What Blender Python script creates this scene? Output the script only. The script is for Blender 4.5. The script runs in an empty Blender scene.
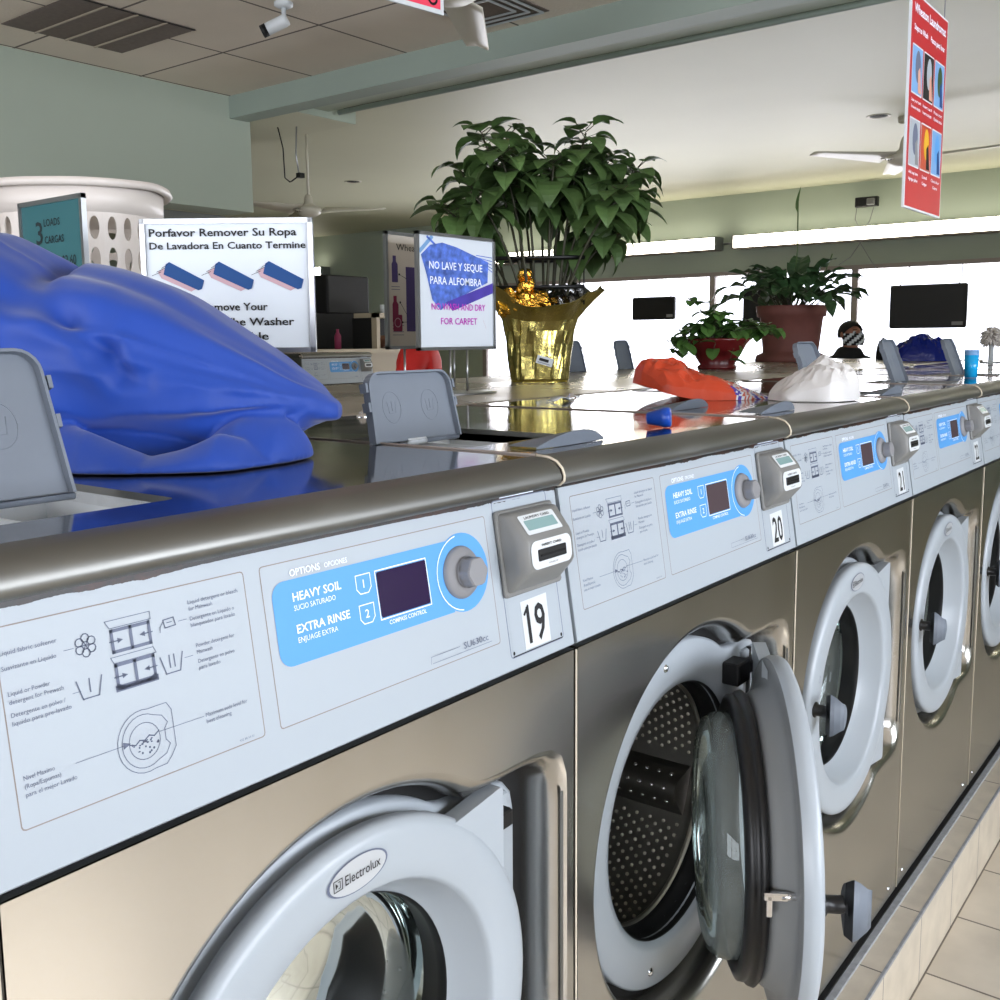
import bpy, math, random
from mathutils import Vector, Matrix, noise
from mathutils.geometry import tessellate_polygon
PI = math.pi
S, Cc = math.sin, math.cos
rnd = random.Random(7)
scene = bpy.context.scene
COL = scene.collection
W = 0.67          # pitch of the washer row
BZ = 0.18         # top of the plinth
H = 0.92          # height of the steel front above the plinth
TOPZ = 1.314      # washer tops above the floor

# ------------------------------------------------------------------ materials
def new_mat(name):
    m = bpy.data.materials.new(name); m.use_nodes = True
    nt = m.node_tree
    return m, nt, nt.nodes['Principled BSDF']

def lin(c):
    return tuple((x / 12.92 if x <= 0.04045 else ((x + 0.055) / 1.055) ** 2.4) for x in c)

def mat(name, col, rough=0.5, metal=0.0, var=0.0, vscale=8.0, bump=0.0, bscale=40.0, stretch=None,
        emit=0.0, trans=0.0, ior=1.45, coat=0.0, alpha=1.0, rvar=0.0, sheen=0.0, sss=0.0, srgb=True):
    m, nt, b = new_mat(name)
    c = lin(col) if srgb else col
    b.inputs['Base Color'].default_value = (*c, 1)
    b.inputs['Roughness'].default_value = rough
    b.inputs['Metallic'].default_value = metal
    b.inputs['IOR'].default_value = ior
    b.inputs['Transmission Weight'].default_value = trans
    b.inputs['Coat Weight'].default_value = coat
    b.inputs['Sheen Weight'].default_value = sheen
    b.inputs['Alpha'].default_value = alpha
    if emit:
        b.inputs['Emission Color'].default_value = (*c, 1)
        b.inputs['Emission Strength'].default_value = emit
    if var or bump or rvar:
        tc = nt.nodes.new('ShaderNodeTexCoord')
        mp = nt.nodes.new('ShaderNodeMapping')
        nt.links.new(tc.outputs['Object'], mp.inputs['Vector'])
        if stretch: mp.inputs['Scale'].default_value = stretch
        n = nt.nodes.new('ShaderNodeTexNoise'); n.inputs['Scale'].default_value = vscale
        n.inputs['Detail'].default_value = 5
        nt.links.new(mp.outputs['Vector'], n.inputs['Vector'])
        if var:
            r = nt.nodes.new('ShaderNodeValToRGB')
            r.color_ramp.elements[0].position = 0.3; r.color_ramp.elements[1].position = 0.7
            r.color_ramp.elements[0].color = (*[max(0, x * (1 - var)) for x in c], 1)
            r.color_ramp.elements[1].color = (*[min(1, x * (1 + var)) for x in c], 1)
            nt.links.new(n.outputs['Fac'], r.inputs['Fac'])
            nt.links.new(r.outputs['Color'], b.inputs['Base Color'])
        if rvar:
            mr = nt.nodes.new('ShaderNodeMapRange')
            mr.inputs['From Min'].default_value = 0.3; mr.inputs['From Max'].default_value = 0.7
            mr.inputs['To Min'].default_value = rough - rvar; mr.inputs['To Max'].default_value = rough + rvar
            nt.links.new(n.outputs['Fac'], mr.inputs['Value'])
            nt.links.new(mr.outputs['Result'], b.inputs['Roughness'])
        if bump:
            n2 = nt.nodes.new('ShaderNodeTexNoise'); n2.inputs['Scale'].default_value = bscale
            n2.inputs['Detail'].default_value = 4
            nt.links.new(mp.outputs['Vector'], n2.inputs['Vector'])
            bp = nt.nodes.new('ShaderNodeBump'); bp.inputs['Strength'].default_value = bump
            bp.inputs['Distance'].default_value = 0.01
            nt.links.new(n2.outputs['Fac'], bp.inputs['Height'])
            nt.links.new(bp.outputs['Normal'], b.inputs['Normal'])
    return m

def grid_mat(name, tile, line, px, py, ox=0.0, oy=0.0, w=0.006, rough=0.5, var=0.12, vscale=3.0, axes=('X', 'Y'), bump=0.0, bscale=60):
    """tiles with grout lines; px/py pitches on two object axes (0 = no lines)"""
    m, nt, b = new_mat(name)
    N, L = nt.nodes, nt.links
    tc = N.new('ShaderNodeTexCoord'); sp = N.new('ShaderNodeSeparateXYZ')
    L.new(tc.outputs['Object'], sp.inputs['Vector'])
    outs = []; ids = []
    for ax, p, o in ((axes[0], px, ox), (axes[1], py, oy)):
        if not p: continue
        a = N.new('ShaderNodeMath'); a.operation = 'ADD'; a.inputs[1].default_value = -o + 1000 * p
        L.new(sp.outputs[ax], a.inputs[0])
        d = N.new('ShaderNodeMath'); d.operation = 'DIVIDE'; d.inputs[1].default_value = p
        L.new(a.outputs[0], d.inputs[0])
        f = N.new('ShaderNodeMath'); f.operation = 'FRACT'; L.new(d.outputs[0], f.inputs[0])
        fl = N.new('ShaderNodeMath'); fl.operation = 'FLOOR'; L.new(d.outputs[0], fl.inputs[0]); ids.append(fl)
        g = N.new('ShaderNodeMath'); g.operation = 'LESS_THAN'; g.inputs[1].default_value = w / p
        L.new(f.outputs[0], g.inputs[0]); outs.append(g)
    mx = outs[0]
    if len(outs) > 1:
        mx = N.new('ShaderNodeMath'); mx.operation = 'MAXIMUM'
        L.new(outs[0].outputs[0], mx.inputs[0]); L.new(outs[1].outputs[0], mx.inputs[1])
    n = N.new('ShaderNodeTexNoise'); n.inputs['Scale'].default_value = vscale; n.inputs['Detail'].default_value = 6
    cmb = N.new('ShaderNodeCombineXYZ'); va = N.new('ShaderNodeVectorMath'); va.operation = 'MULTIPLY_ADD'
    for k, fl in enumerate(ids): L.new(fl.outputs[0], cmb.inputs[k])
    va.inputs[1].default_value = (3.7, 5.3, 1.0)
    L.new(cmb.outputs[0], va.inputs[0]); L.new(tc.outputs['Object'], va.inputs[2]); L.new(va.outputs[0], n.inputs['Vector'])
    r = N.new('ShaderNodeValToRGB'); c = lin(tile)
    r.color_ramp.elements[0].position = 0.32; r.color_ramp.elements[1].position = 0.68
    r.color_ramp.elements[0].color = (*[x * (1 - var) for x in c], 1)
    r.color_ramp.elements[1].color = (*[min(1, x * (1 + var)) for x in c], 1)
    L.new(n.outputs['Fac'], r.inputs['Fac'])
    mix = N.new('ShaderNodeMix'); mix.data_type = 'RGBA'
    L.new(mx.outputs[0], mix.inputs['Factor']); L.new(r.outputs['Color'], mix.inputs['A'])
    mix.inputs['B'].default_value = (*lin(line), 1)
    L.new(mix.outputs['Result'], b.inputs['Base Color'])
    b.inputs['Roughness'].default_value = rough
    if bump:
        n2 = N.new('ShaderNodeTexNoise'); n2.inputs['Scale'].default_value = bscale
        L.new(tc.outputs['Object'], n2.inputs['Vector'])
        bp = N.new('ShaderNodeBump'); bp.inputs['Strength'].default_value = bump; bp.inputs['Distance'].default_value = 0.01
        L.new(n2.outputs['Fac'], bp.inputs['Height']); L.new(bp.outputs['Normal'], b.inputs['Normal'])
    return m

def rust_panel(name, col, rough, z_edge, depth):
    """painted steel with a rusty chipped edge close under local height z_edge"""
    m, nt, b = new_mat(name); N, L = nt.nodes, nt.links
    tc = N.new('ShaderNodeTexCoord'); sp = N.new('ShaderNodeSeparateXYZ')
    L.new(tc.outputs['Object'], sp.inputs['Vector'])
    oi = N.new('ShaderNodeObjectInfo')
    mp = N.new('ShaderNodeVectorMath'); mp.operation = 'ADD'
    sc = N.new('ShaderNodeVectorMath'); sc.operation = 'SCALE'; sc.inputs['Scale'].default_value = 0.37
    L.new(oi.outputs['Location'], sc.inputs[0]); L.new(tc.outputs['Object'], mp.inputs[0]); L.new(sc.outputs[0], mp.inputs[1])
    n = N.new('ShaderNodeTexNoise'); n.inputs['Scale'].default_value = 26; n.inputs['Detail'].default_value = 7
    n.inputs['Roughness'].default_value = 0.65
    n1 = N.new('ShaderNodeTexNoise'); n1.inputs['Scale'].default_value = 4.5; n1.inputs['Detail'].default_value = 1
    L.new(mp.outputs[0], n.inputs['Vector']); L.new(mp.outputs[0], n1.inputs['Vector'])
    # distance below the edge
    d = N.new('ShaderNodeMath'); d.operation = 'SUBTRACT'; d.inputs[0].default_value = z_edge; L.new(sp.outputs['Z'], d.inputs[1])
    a = N.new('ShaderNodeMapRange'); a.inputs['From Min'].default_value = 0.42; a.inputs['From Max'].default_value = 0.64
    a.inputs['To Min'].default_value = 0.0; a.inputs['To Max'].default_value = 1.0
    L.new(n1.outputs['Fac'], a.inputs['Value'])
    pr = N.new('ShaderNodeMath'); pr.operation = 'MULTIPLY'; L.new(a.outputs[0], pr.inputs[0])
    nn = N.new('ShaderNodeMapRange'); nn.inputs['From Min'].default_value = 0.35; nn.inputs['From Max'].default_value = 0.65
    nn.inputs['To Min'].default_value = 0.1; nn.inputs['To Max'].default_value = depth * 1.0
    nn.inputs['To Min'].default_value = 0.0
    L.new(n.outputs['Fac'], nn.inputs['Value']); L.new(nn.outputs[0], pr.inputs[1])
    pa = N.new('ShaderNodeMath'); pa.operation = 'ADD'; pa.inputs[1].default_value = 0.0020; L.new(pr.outputs[0], pa.inputs[0])
    lt = N.new('ShaderNodeMath'); lt.operation = 'LESS_THAN'; L.new(d.outputs[0], lt.inputs[0]); L.new(pa.outputs[0], lt.inputs[1])
    rc = N.new('ShaderNodeValToRGB')
    rc.color_ramp.elements[0].color = (*lin((0.05, 0.03, 0.025)), 1); rc.color_ramp.elements[1].color = (*lin((0.25, 0.12, 0.07)), 1)
    rc.color_ramp.elements[0].position = 0.45; rc.color_ramp.elements[1].position = 0.7
    L.new(n.outputs['Fac'], rc.inputs['Fac'])
    mix = N.new('ShaderNodeMix'); mix.data_type = 'RGBA'
    L.new(lt.outputs[0], mix.inputs['Factor']); mix.inputs['A'].default_value = (*lin(col), 1)
    L.new(rc.outputs['Color'], mix.inputs['B']); L.new(mix.outputs['Result'], b.inputs['Base Color'])
    b.inputs['Roughness'].default_value = rough
    return m

M = {}
M['green'] = mat('wall_green_paint', (0.65, 0.69, 0.63), 0.7, var=0.04, vscale=1.5)
M['green_dark'] = mat('beam_green_paint', (0.56, 0.61, 0.57), 0.6, var=0.04, vscale=2)
M['cream'] = mat('ceiling_cream_paint', (0.77, 0.77, 0.68), 0.55, var=0.04, vscale=0.8)
M['ctile'] = grid_mat('ceiling_tile', (0.83, 0.79, 0.73), (0.40, 0.37, 0.34), 0.61, 0.61, 0.76, 3.12 - 0.61 * 5, 0.012, 0.9, 0.05, 2.0, bump=0.15, bscale=90)
M['floor'] = grid_mat('floor_tile', (0.78, 0.745, 0.685), (0.42, 0.39, 0.35), 0.285, 0.285, 1.355, -0.07, 0.006, 0.35, 0.10, 6)
M['plinth'] = grid_mat('plinth_tile', (0.77, 0.73, 0.66), (0.38, 0.35, 0.32), 0.2735, 0, 1.036, 0, 0.004, 0.4, 0.10, 14)
M['grout'] = mat('grey_grout', (0.58, 0.59, 0.60), 0.8, var=0.15, vscale=60)
M['steel'] = mat('brushed_steel', (0.79, 0.78, 0.76), 0.24, 1.0, var=0.05, vscale=3, stretch=(3, 3, 0.35), bump=0.012, bscale=2.2, rvar=0.03)
M['steel_top'] = mat('polished_steel_top', (0.60, 0.57, 0.54), 0.10, 1.0, var=0.08, vscale=5, bump=0.02, bscale=5, rvar=0.045)
M['steel_cap'] = mat('worn_steel_cap', (0.50, 0.50, 0.485), 0.46, 1.0, var=0.08, vscale=4, rvar=0.08)
M['laminate'] = mat('pale_counter_top', (0.66, 0.62, 0.57), 0.28, 0.35, var=0.05, vscale=3, rvar=0.06)
M['bead'] = mat('ivory_sealant', (0.80, 0.76, 0.68), 0.6)
M['panel'] = rust_panel('pale_blue_grey_enamel', (0.625, 0.66, 0.69), 0.45, 1.1000, 0.0045)
M['shell'] = mat('door_grey_plastic', (0.635, 0.665, 0.69), 0.32, var=0.02, vscale=4)
M['shellback'] = mat('grey_door_back', (0.52, 0.53, 0.53), 0.42)
M['grey'] = mat('slate_grey_plastic', (0.42, 0.45, 0.49), 0.55, var=0.05, vscale=12)
M['reader'] = mat('reader_grey_metal', (0.46, 0.46, 0.45), 0.45, var=0.04, vscale=30)
M['black'] = mat('black_rubber', (0.06, 0.06, 0.065), 0.4)
M['gap'] = mat('black_gap', (0.03, 0.03, 0.03), 0.8)
M['screen'] = mat('dark_display', (0.17, 0.12, 0.24), 0.12)
M['screen2'] = mat('dim_brown_display', (0.24, 0.18, 0.20), 0.55)
M['lcd'] = mat('pale_lcd', (0.50, 0.62, 0.62), 0.15)
M['blue'] = mat('sky_blue_film', (0.31, 0.58, 0.82), 0.5)
M['sheet'] = mat('grey_blue_film', (0.635, 0.67, 0.70), 0.45)
M['outline'] = mat('brown_edge_line', (0.52, 0.48, 0.45), 0.6)
M['ink'] = mat('slate_ink', (0.38, 0.41, 0.49), 0.6)
M['inkblack'] = mat('black_ink', (0.07, 0.07, 0.08), 0.6)
M['white'] = mat('white_label', (0.80, 0.82, 0.83), 0.45)
M['textwhite'] = mat('white_print', (0.92, 0.95, 1.0), 0.5)
M['knob'] = mat('knob_grey', (0.50, 0.50, 0.51), 0.5)
M['chrome'] = mat('chrome', (0.85, 0.85, 0.86), 0.12, 1.0)
M['drum'] = mat('drum_dark_steel', (0.58, 0.57, 0.55), 0.42, 1.0)
M['dimple'] = mat('drum_bright_dimples', (0.86, 0.84, 0.80), 0.30, 1.0)
M['silver'] = mat('silver_frame', (0.63, 0.64, 0.65), 0.30, 0.9)
M['paper'] = mat('poster_paper', (0.82, 0.85, 0.88), 0.5)
M['papery'] = mat('aged_poster_paper', (0.82, 0.79, 0.74), 0.5)
M['denim'] = mat('denim_blue', (0.12, 0.28, 0.50), 0.8)
M['pinkgrey'] = mat('faded_pink', (0.75, 0.62, 0.65), 0.7)
M['teal'] = mat('teal_poster', (0.18, 0.38, 0.40), 0.5)
M['tealink'] = mat('teal_poster_ink', (0.05, 0.12, 0.14), 0.6)
M['magenta'] = mat('magenta_print', (0.75, 0.20, 0.72), 0.6)
M['rug'] = mat('blue_rug_print', (0.30, 0.42, 0.75), 0.6, var=0.5, vscale=55)
M['rug2'] = mat('violet_rug_underside', (0.28, 0.22, 0.62), 0.6, var=0.2, vscale=15)
M['bottlepurple'] = mat('purple_print', (0.30, 0.25, 0.45), 0.6)
M['bottlered'] = mat('wine_print', (0.50, 0.15, 0.28), 0.6)
M['basket'] = mat('white_basket_plastic', (0.82, 0.79, 0.76), 0.45, sss=0.1)
M['cloth'] = mat('royal_blue_cloth', (0.02, 0.225, 0.58), 0.62, var=0.05, vscale=4, bump=0.30, bscale=7, sheen=0.2)
M['bluebag'] = mat('shiny_blue_plastic', (0.04, 0.12, 0.48), 0.25, bump=0.8, bscale=25)
M['bluecap'] = mat('blue_cap_plastic', (0.08, 0.26, 0.62), 0.35)
M['orange'] = mat('orange_bag_film', (0.72, 0.25, 0.14), 0.32, var=0.12, vscale=14, bump=0.25, bscale=25)
M['bagwhite'] = mat('white_bag_film', (0.90, 0.89, 0.88), 0.4, bump=0.15, bscale=30, trans=0.25)
M['gold'] = mat('gold_foil', (0.78, 0.73, 0.44), 0.27, 1.0, bump=0.35, bscale=26)
M['foilsilver'] = mat('silver_foil', (0.50, 0.50, 0.50), 0.22, 1.0, bump=0.9, bscale=40)
M['leaf'] = mat('dark_green_leaf', (0.28, 0.38, 0.20), 0.55, var=0.35, vscale=9)
M['leaf2'] = mat('ivy_leaf', (0.29, 0.43, 0.20), 0.4, var=0.35, vscale=15)
M['leaf3'] = mat('glossy_lily_leaf', (0.20, 0.31, 0.18), 0.5, var=0.3, vscale=9)
M['stem'] = mat('brown_green_stem', (0.20, 0.20, 0.13), 0.6)
M['terra'] = mat('terracotta', (0.42, 0.25, 0.22), 0.7, var=0.12, vscale=14)
M['redpot'] = mat('glazed_wine_pot', (0.36, 0.08, 0.09), 0.25)
M['soil'] = mat('potting_soil', (0.13, 0.09, 0.07), 0.9, bump=0.8, bscale=80)
M['red'] = mat('red_poster', (0.70, 0.14, 0.17), 0.45)
M['pink'] = mat('pink_red_sign', (0.90, 0.25, 0.36), 0.5)
M['redshirt'] = mat('red_shirt_cloth', (0.80, 0.17, 0.15), 0.8, bump=0.3, bscale=12)
M['skin'] = mat('skin', (0.62, 0.42, 0.33), 0.55)
M['hair'] = mat('black_hair', (0.06, 0.05, 0.05), 0.6)
M['hoodie'] = mat('black_hoodie', (0.08, 0.08, 0.09), 0.85)
M['trousers'] = mat('dark_trousers', (0.12, 0.13, 0.17), 0.85)
M['fanwhite'] = mat('fan_ivory_enamel', (0.78, 0.76, 0.70), 0.4)
M['monitor'] = mat('black_monitor_shell', (0.05, 0.05, 0.055), 0.45)
M['brown'] = mat('bronze_window_trim', (0.58, 0.54, 0.52), 0.5)
M['wood'] = mat('brown_wood', (0.40, 0.26, 0.18), 0.6, var=0.25, vscale=12)
M['beige'] = mat('beige_laminate', (0.66, 0.61, 0.52), 0.5)
M['vent'] = mat('dusty_vent', (0.42, 0.38, 0.35), 0.8, var=0.1, vscale=60)
M['ventline'] = mat('vent_rail', (0.62, 0.58, 0.52), 0.6)
M['cyanliq'] = mat('cyan_detergent', (0.10, 0.62, 0.85), 0.2)
M['tv'] = mat('black_cabinet', (0.04, 0.04, 0.04), 0.7)
M['tube'] = mat('lit_tube_cover', (1.0, 0.97, 0.90), 0.4, emit=24.0)
M['yellow'] = mat('yellow_print', (0.85, 0.65, 0.15), 0.6)
M['lightblue'] = mat('light_blue_print', (0.45, 0.62, 0.80), 0.6)
M['skinprint'] = mat('skin_tone_print', (0.80, 0.60, 0.52), 0.6)

def pane_mat():
    m, nt, b = new_mat('window_glass'); N, L = nt.nodes, nt.links
    N.remove(b)
    t = N.new('ShaderNodeBsdfTransparent'); t.inputs[0].default_value = (0.97, 0.97, 0.99, 1)
    g = N.new('ShaderNodeBsdfGlossy'); g.inputs['Roughness'].default_value = 0.03
    f = N.new('ShaderNodeFresnel'); f.inputs[0].default_value = 1.45
    mx = N.new('ShaderNodeMixShader')
    L.new(f.outputs[0], mx.inputs[0]); L.new(t.outputs[0], mx.inputs[1]); L.new(g.outputs[0], mx.inputs[2])
    L.new(mx.outputs[0], N['Material Output'].inputs[0])
    return m
M['pane'] = pane_mat()
def bowl_mat():
    m, nt, b = new_mat('door_glass'); N, L = nt.nodes, nt.links
    N.remove(b)
    t = N.new('ShaderNodeBsdfTransparent'); t.inputs[0].default_value = (0.52, 0.57, 0.55, 1)
    g = N.new('ShaderNodeBsdfGlossy'); g.inputs['Roughness'].default_value = 0.04
    g.inputs['Color'].default_value = (0.60, 0.65, 0.64, 1)
    d = N.new('ShaderNodeBsdfDiffuse'); d.inputs['Color'].default_value = (0.46, 0.52, 0.50, 1)
    f = N.new('ShaderNodeFresnel'); f.inputs[0].default_value = 1.5
    mx0 = N.new('ShaderNodeMixShader'); mx0.inputs[0].default_value = 0.26
    L.new(t.outputs[0], mx0.inputs[1]); L.new(d.outputs[0], mx0.inputs[2])
    mx = N.new('ShaderNodeMixShader')
    L.new(f.outputs[0], mx.inputs[0]); L.new(mx0.outputs[0], mx.inputs[1]); L.new(g.outputs[0], mx.inputs[2])
    L.new(mx.outputs[0], N['Material Output'].inputs[0])
    return m
M['bowl'] = bowl_mat()

# ------------------------------------------------------------------ geometry
_txt = {}
def text_mesh(s, bold=0.0):
    k = (s, bold)
    if k not in _txt:
        cu = bpy.data.curves.new('t', 'FONT'); cu.body = s; cu.size = 1.0; cu.offset = bold
        cu.resolution_u = 2; cu.fill_mode = 'FRONT'
        o = bpy.data.objects.new('t', cu)
        me = bpy.data.meshes.new_from_object(o)
        v = [tuple(x.co) for x in me.vertices]; f = [tuple(p.vertices) for p in me.polygons]
        bpy.data.objects.remove(o); bpy.data.curves.remove(cu); bpy.data.meshes.remove(me)
        _txt[k] = (v, f)
    return _txt[k]
CAP = 0.73

class G:
    """collects faces and links them as ONE mesh object"""
    def __init__(s, T=None):
        s.v = []; s.f = []; s.m = []; s.sm = []; s.mats = []; s.T = T
    def mi(s, m):
        if m not in s.mats: s.mats.append(m)
        return s.mats.index(m)
    def add(s, vs, fs, m, smooth=False, T=None):
        b = len(s.v); T = T or s.T
        for p in vs:
            p = Vector(p)
            s.v.append(tuple(T @ p) if T else tuple(p))
        i = s.mi(m)
        for f in fs:
            s.f.append(tuple(b + q for q in f)); s.m.append(i); s.sm.append(smooth)
        return s
    def box(s, a, b, m, T=None, bev=0.0):
        x0, y0, z0 = [min(p, q) for p, q in zip(a, b)]; x1, y1, z1 = [max(p, q) for p, q in zip(a, b)]
        if bev:
            pts = rrect((x0 + x1) / 2, (y0 + y1) / 2, x1 - x0, y1 - y0, bev, 3)
            e = min(bev, (z1 - z0) / 2) * 0.6
            pin = rrect((x0 + x1) / 2, (y0 + y1) / 2, x1 - x0 - 2 * e, y1 - y0 - 2 * e, max(bev - e, bev * .3), 3)
            n = len(pts); vs = [(*p, z0) for p in pin] + [(*p, z0 + e) for p in pts] + [(*p, z1 - e) for p in pts] + [(*p, z1) for p in pin]
            fs = []
            for r in range(3):
                for k in range(n): fs.append((r * n + k, r * n + (k + 1) % n, (r + 1) * n + (k + 1) % n, (r + 1) * n + k))
            fs += [tuple(range(n - 1, -1, -1)), tuple(range(3 * n, 4 * n))]
            return s.add(vs, fs, m, False, T)
        vs = [(x, y, z) for z in (z0, z1) for y in (y0, y1) for x in (x0, x1)]
        fs = [(0, 2, 3, 1), (4, 5, 7, 6), (0, 1, 5, 4), (2, 6, 7, 3), (0, 4, 6, 2), (1, 3, 7, 5)]
        return s.add(vs, fs, m, False, T)
    def prism(s, poly, axis, a, b, m, T=None, smooth=False):
        """poly of 2D points extruded along axis 'x','y','z' from a to b"""
        def P(p, t):
            return {'x': (t, p[0], p[1]), 'y': (p[0], t, p[1]), 'z': (p[0], p[1], t)}[axis]
        n = len(poly); vs = [P(p, a) for p in poly] + [P(p, b) for p in poly]
        fs = [(k, (k + 1) % n, n + (k + 1) % n, n + k) for k in range(n)]
        s.add(vs, fs, m, smooth, T)
        tri = tessellate_polygon([[Vector((p[0], p[1], 0)) for p in poly]])
        s.add(vs, [tuple(t) for t in tri] + [tuple(n + q for q in reversed(t)) for t in tri], m, False, T)
        return s
    def lathe(s, prof, m, n=48, T=None, smooth=True, closed=False):
        """prof [(r,z)...] about local z"""
        vs = []; fs = []
        for r, z in prof:
            for k in range(n):
                a = 2 * PI * k / n; vs.append((r * Cc(a), r * S(a), z))
        L = len(prof)
        for j in range(L - 1 if not closed else L):
            j2 = (j + 1) % L
            for k in range(n):
                k2 = (k + 1) % n; fs.append((j * n + k, j * n + k2, j2 * n + k2, j2 * n + k))
        return s.add(vs, fs, m, smooth, T)
    def tube(s, pts, r, m, n=8, T=None, caps=True):
        pts = [Vector(p) for p in pts]; rs = r if isinstance(r, (list, tuple)) else [r] * len(pts)
        vs = []; fs = []; up = None
        for i, p in enumerate(pts):
            d = (pts[min(i + 1, len(pts) - 1)] - pts[max(i - 1, 0)])
            if d.length < 1e-9: d = Vector((0, 0, 1))
            d.normalize()
            if up is None: up = d.orthogonal().normalized()
            else:
                up = up - d * up.dot(d)
                up = up.normalized() if up.length > 1e-6 else d.orthogonal().normalized()
            q = d.cross(up)
            for k in range(n):
                a = 2 * PI * k / n; vs.append(p + (up * Cc(a) + q * S(a)) * rs[i])
        for i in range(len(pts) - 1):
            for k in range(n):
                k2 = (k + 1) % n; fs.append((i * n + k, i * n + k2, (i + 1) * n + k2, (i + 1) * n + k))
        if caps: fs += [tuple(range(n - 1, -1, -1)), tuple((len(pts) - 1) * n + k for k in range(n))]
        return s.add(vs, fs, m, True, T)
    def ball(s, c, r, m, n=12, T=None, squash=(1, 1, 1)):
        vs = []; fs = []
        for j in range(n // 2 + 1):
            t = PI * j / (n // 2)
            for k in range(n):
                a = 2 * PI * k / n
                vs.append((c[0] + r * squash[0] * S(t) * Cc(a), c[1] + r * squash[1] * S(t) * S(a), c[2] + r * squash[2] * Cc(t)))
        for j in range(n // 2):
            for k in range(n):
                k2 = (k + 1) % n; fs.append((j * n + k, (j + 1) * n + k, (j + 1) * n + k2, j * n + k2))
        return s.add(vs, fs, m, True, T)
    def flat(s, poly, m, z=0.0, T=None):
        vs = [(p[0], p[1], z) for p in poly]
        tri = tessellate_polygon([[Vector((p[0], p[1], 0)) for p in poly]])
        return s.add(vs, [tuple(t) for t in tri], m, False, T)
    def ring(s, outer, inner, m, z=0.0, T=None):
        n = len(outer); vs = [(*p, z) for p in outer] + [(*p, z) for p in inner]
        return s.add(vs, [(k, (k + 1) % n, n + (k + 1) % n, n + k) for k in range(n)], m, False, T)
    def line(s, pts, w, m, z=0.0, T=None, closed=False):
        if closed: pts = list(pts) + [pts[0]]
        for a, b in zip(pts[:-1], pts[1:]):
            a = Vector((a[0], a[1])); b = Vector((b[0], b[1])); d = b - a
            if d.length < 1e-9: continue
            d.normalize(); n = Vector((-d.y, d.x)) * w / 2; e = d * w / 2
            q = [a - e - n, b + e - n, b + e + n, a - e + n]
            s.add([(p.x, p.y, z) for p in q], [(0, 1, 2, 3)], m, False, T)
        return s
    def text(s, t, x, y, h, m, width=None, z=0.0, T=None, align='l', bold=0.0, shear=0.0):
        v, f = text_mesh(t, bold)
        if not v: return s
        k = h / CAP; x0 = min(p[0] for p in v); x1 = max(p[0] for p in v)
        kx = width / (x1 - x0) if width else k
        off = {'l': 0, 'c': (x1 - x0) * kx / 2, 'r': (x1 - x0) * kx}[align]
        return s.add([(x - off + (p[0] - x0) * kx + shear * p[1] * k, y + p[1] * k, z) for p in v], f, m, False, T)
    def build(s, name, parent=None, loc=(0, 0, 0), rotz=0.0, **kw):
        me = bpy.data.meshes.new(name); me.from_pydata(s.v, [], s.f)
        for m in s.mats: me.materials.append(M[m])
        me.polygons.foreach_set('material_index', s.m); me.polygons.foreach_set('use_smooth', s.sm)
        me.validate(); me.update()
        return link(name, me, parent, loc, rotz, **kw)

def link(name, me, parent=None, loc=(0, 0, 0), rotz=0.0, label=None, cat=None, group=None, kind=None):
    o = bpy.data.objects.new(name, me); COL.objects.link(o)
    o.parent = parent; o.location = loc; o.rotation_euler = (0, 0, rotz)
    return tag(o, label, cat, group, kind)
def tag(o, label=None, cat=None, group=None, kind=None):
    for k, x in (('label', label), ('category', cat), ('group', group), ('kind', kind)):
        if x: o[k] = x
    return o
def empty(name, loc, label, cat, group=None, rotz=0.0):
    return link(name, None, None, loc, rotz, label, cat, group)
def rrect(cx, cy, w, h, r, n=4):
    p = []
    for sx, sy, a0 in ((1, 1, 0), (-1, 1, 90), (-1, -1, 180), (1, -1, 270)):
        for k in range(n + 1):
            a = math.radians(a0 + 90 * k / n)
            p.append((cx + sx * (w / 2 - r) + r * Cc(a), cy + sy * (h / 2 - r) + r * S(a)))
    return p
def ellipse(cx, cy, a, b, n=32):
    return [(cx + a * Cc(2 * PI * k / n), cy + b * S(2 * PI * k / n)) for k in range(n)]
def frame_T(o, ux, uy):
    """plane frame: local x->ux, y->uy, z->ux x uy"""
    ux = Vector(ux).normalized(); uy = Vector(uy).normalized(); n = ux.cross(uy)
    T = Matrix.Identity(4)
    for i in range(3):
        T[i][0] = ux[i]; T[i][1] = uy[i]; T[i][2] = n[i]; T[i][3] = o[i]
    return T
def mod(o, typ, **kw):
    m = o.modifiers.new(typ.lower(), typ)
    for k, x in kw.items(): setattr(m, k, x)
    return m

# ------------------------------------------------------------------ washer
CX, CZ = 0.325, H - 0.335         # centre of the door, local
# panel frame: x along the row, y up the slope, z out of the panel
UPS = Vector((0, 0.154, 0.988)).normalized()
PT = frame_T((0, 0, H), (1, 0, 0), UPS)

def dshape(R, hx, hz, n=96):
    r = []
    for k in range(n):
        a = 2 * PI * k / n; c, s_ = Cc(a), abs(S(a))
        q = 1e9
        if c > 0.02: q = min(hx / c, hz / max(s_, 1e-6))
        r.append(max(R, q if c > 0.3 and q < 1e8 else 0))
    # soften the corners a little
    for _ in range(2):
        r = [r[k] if r[k] <= R + 1e-6 else (r[k - 1] + 2 * r[k] + r[(k + 1) % n]) / 4 for k in range(n)]
    return [(CX + r[k] * Cc(2 * PI * k / n), CZ + r[k] * S(2 * PI * k / n)) for k in range(n)]

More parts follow.
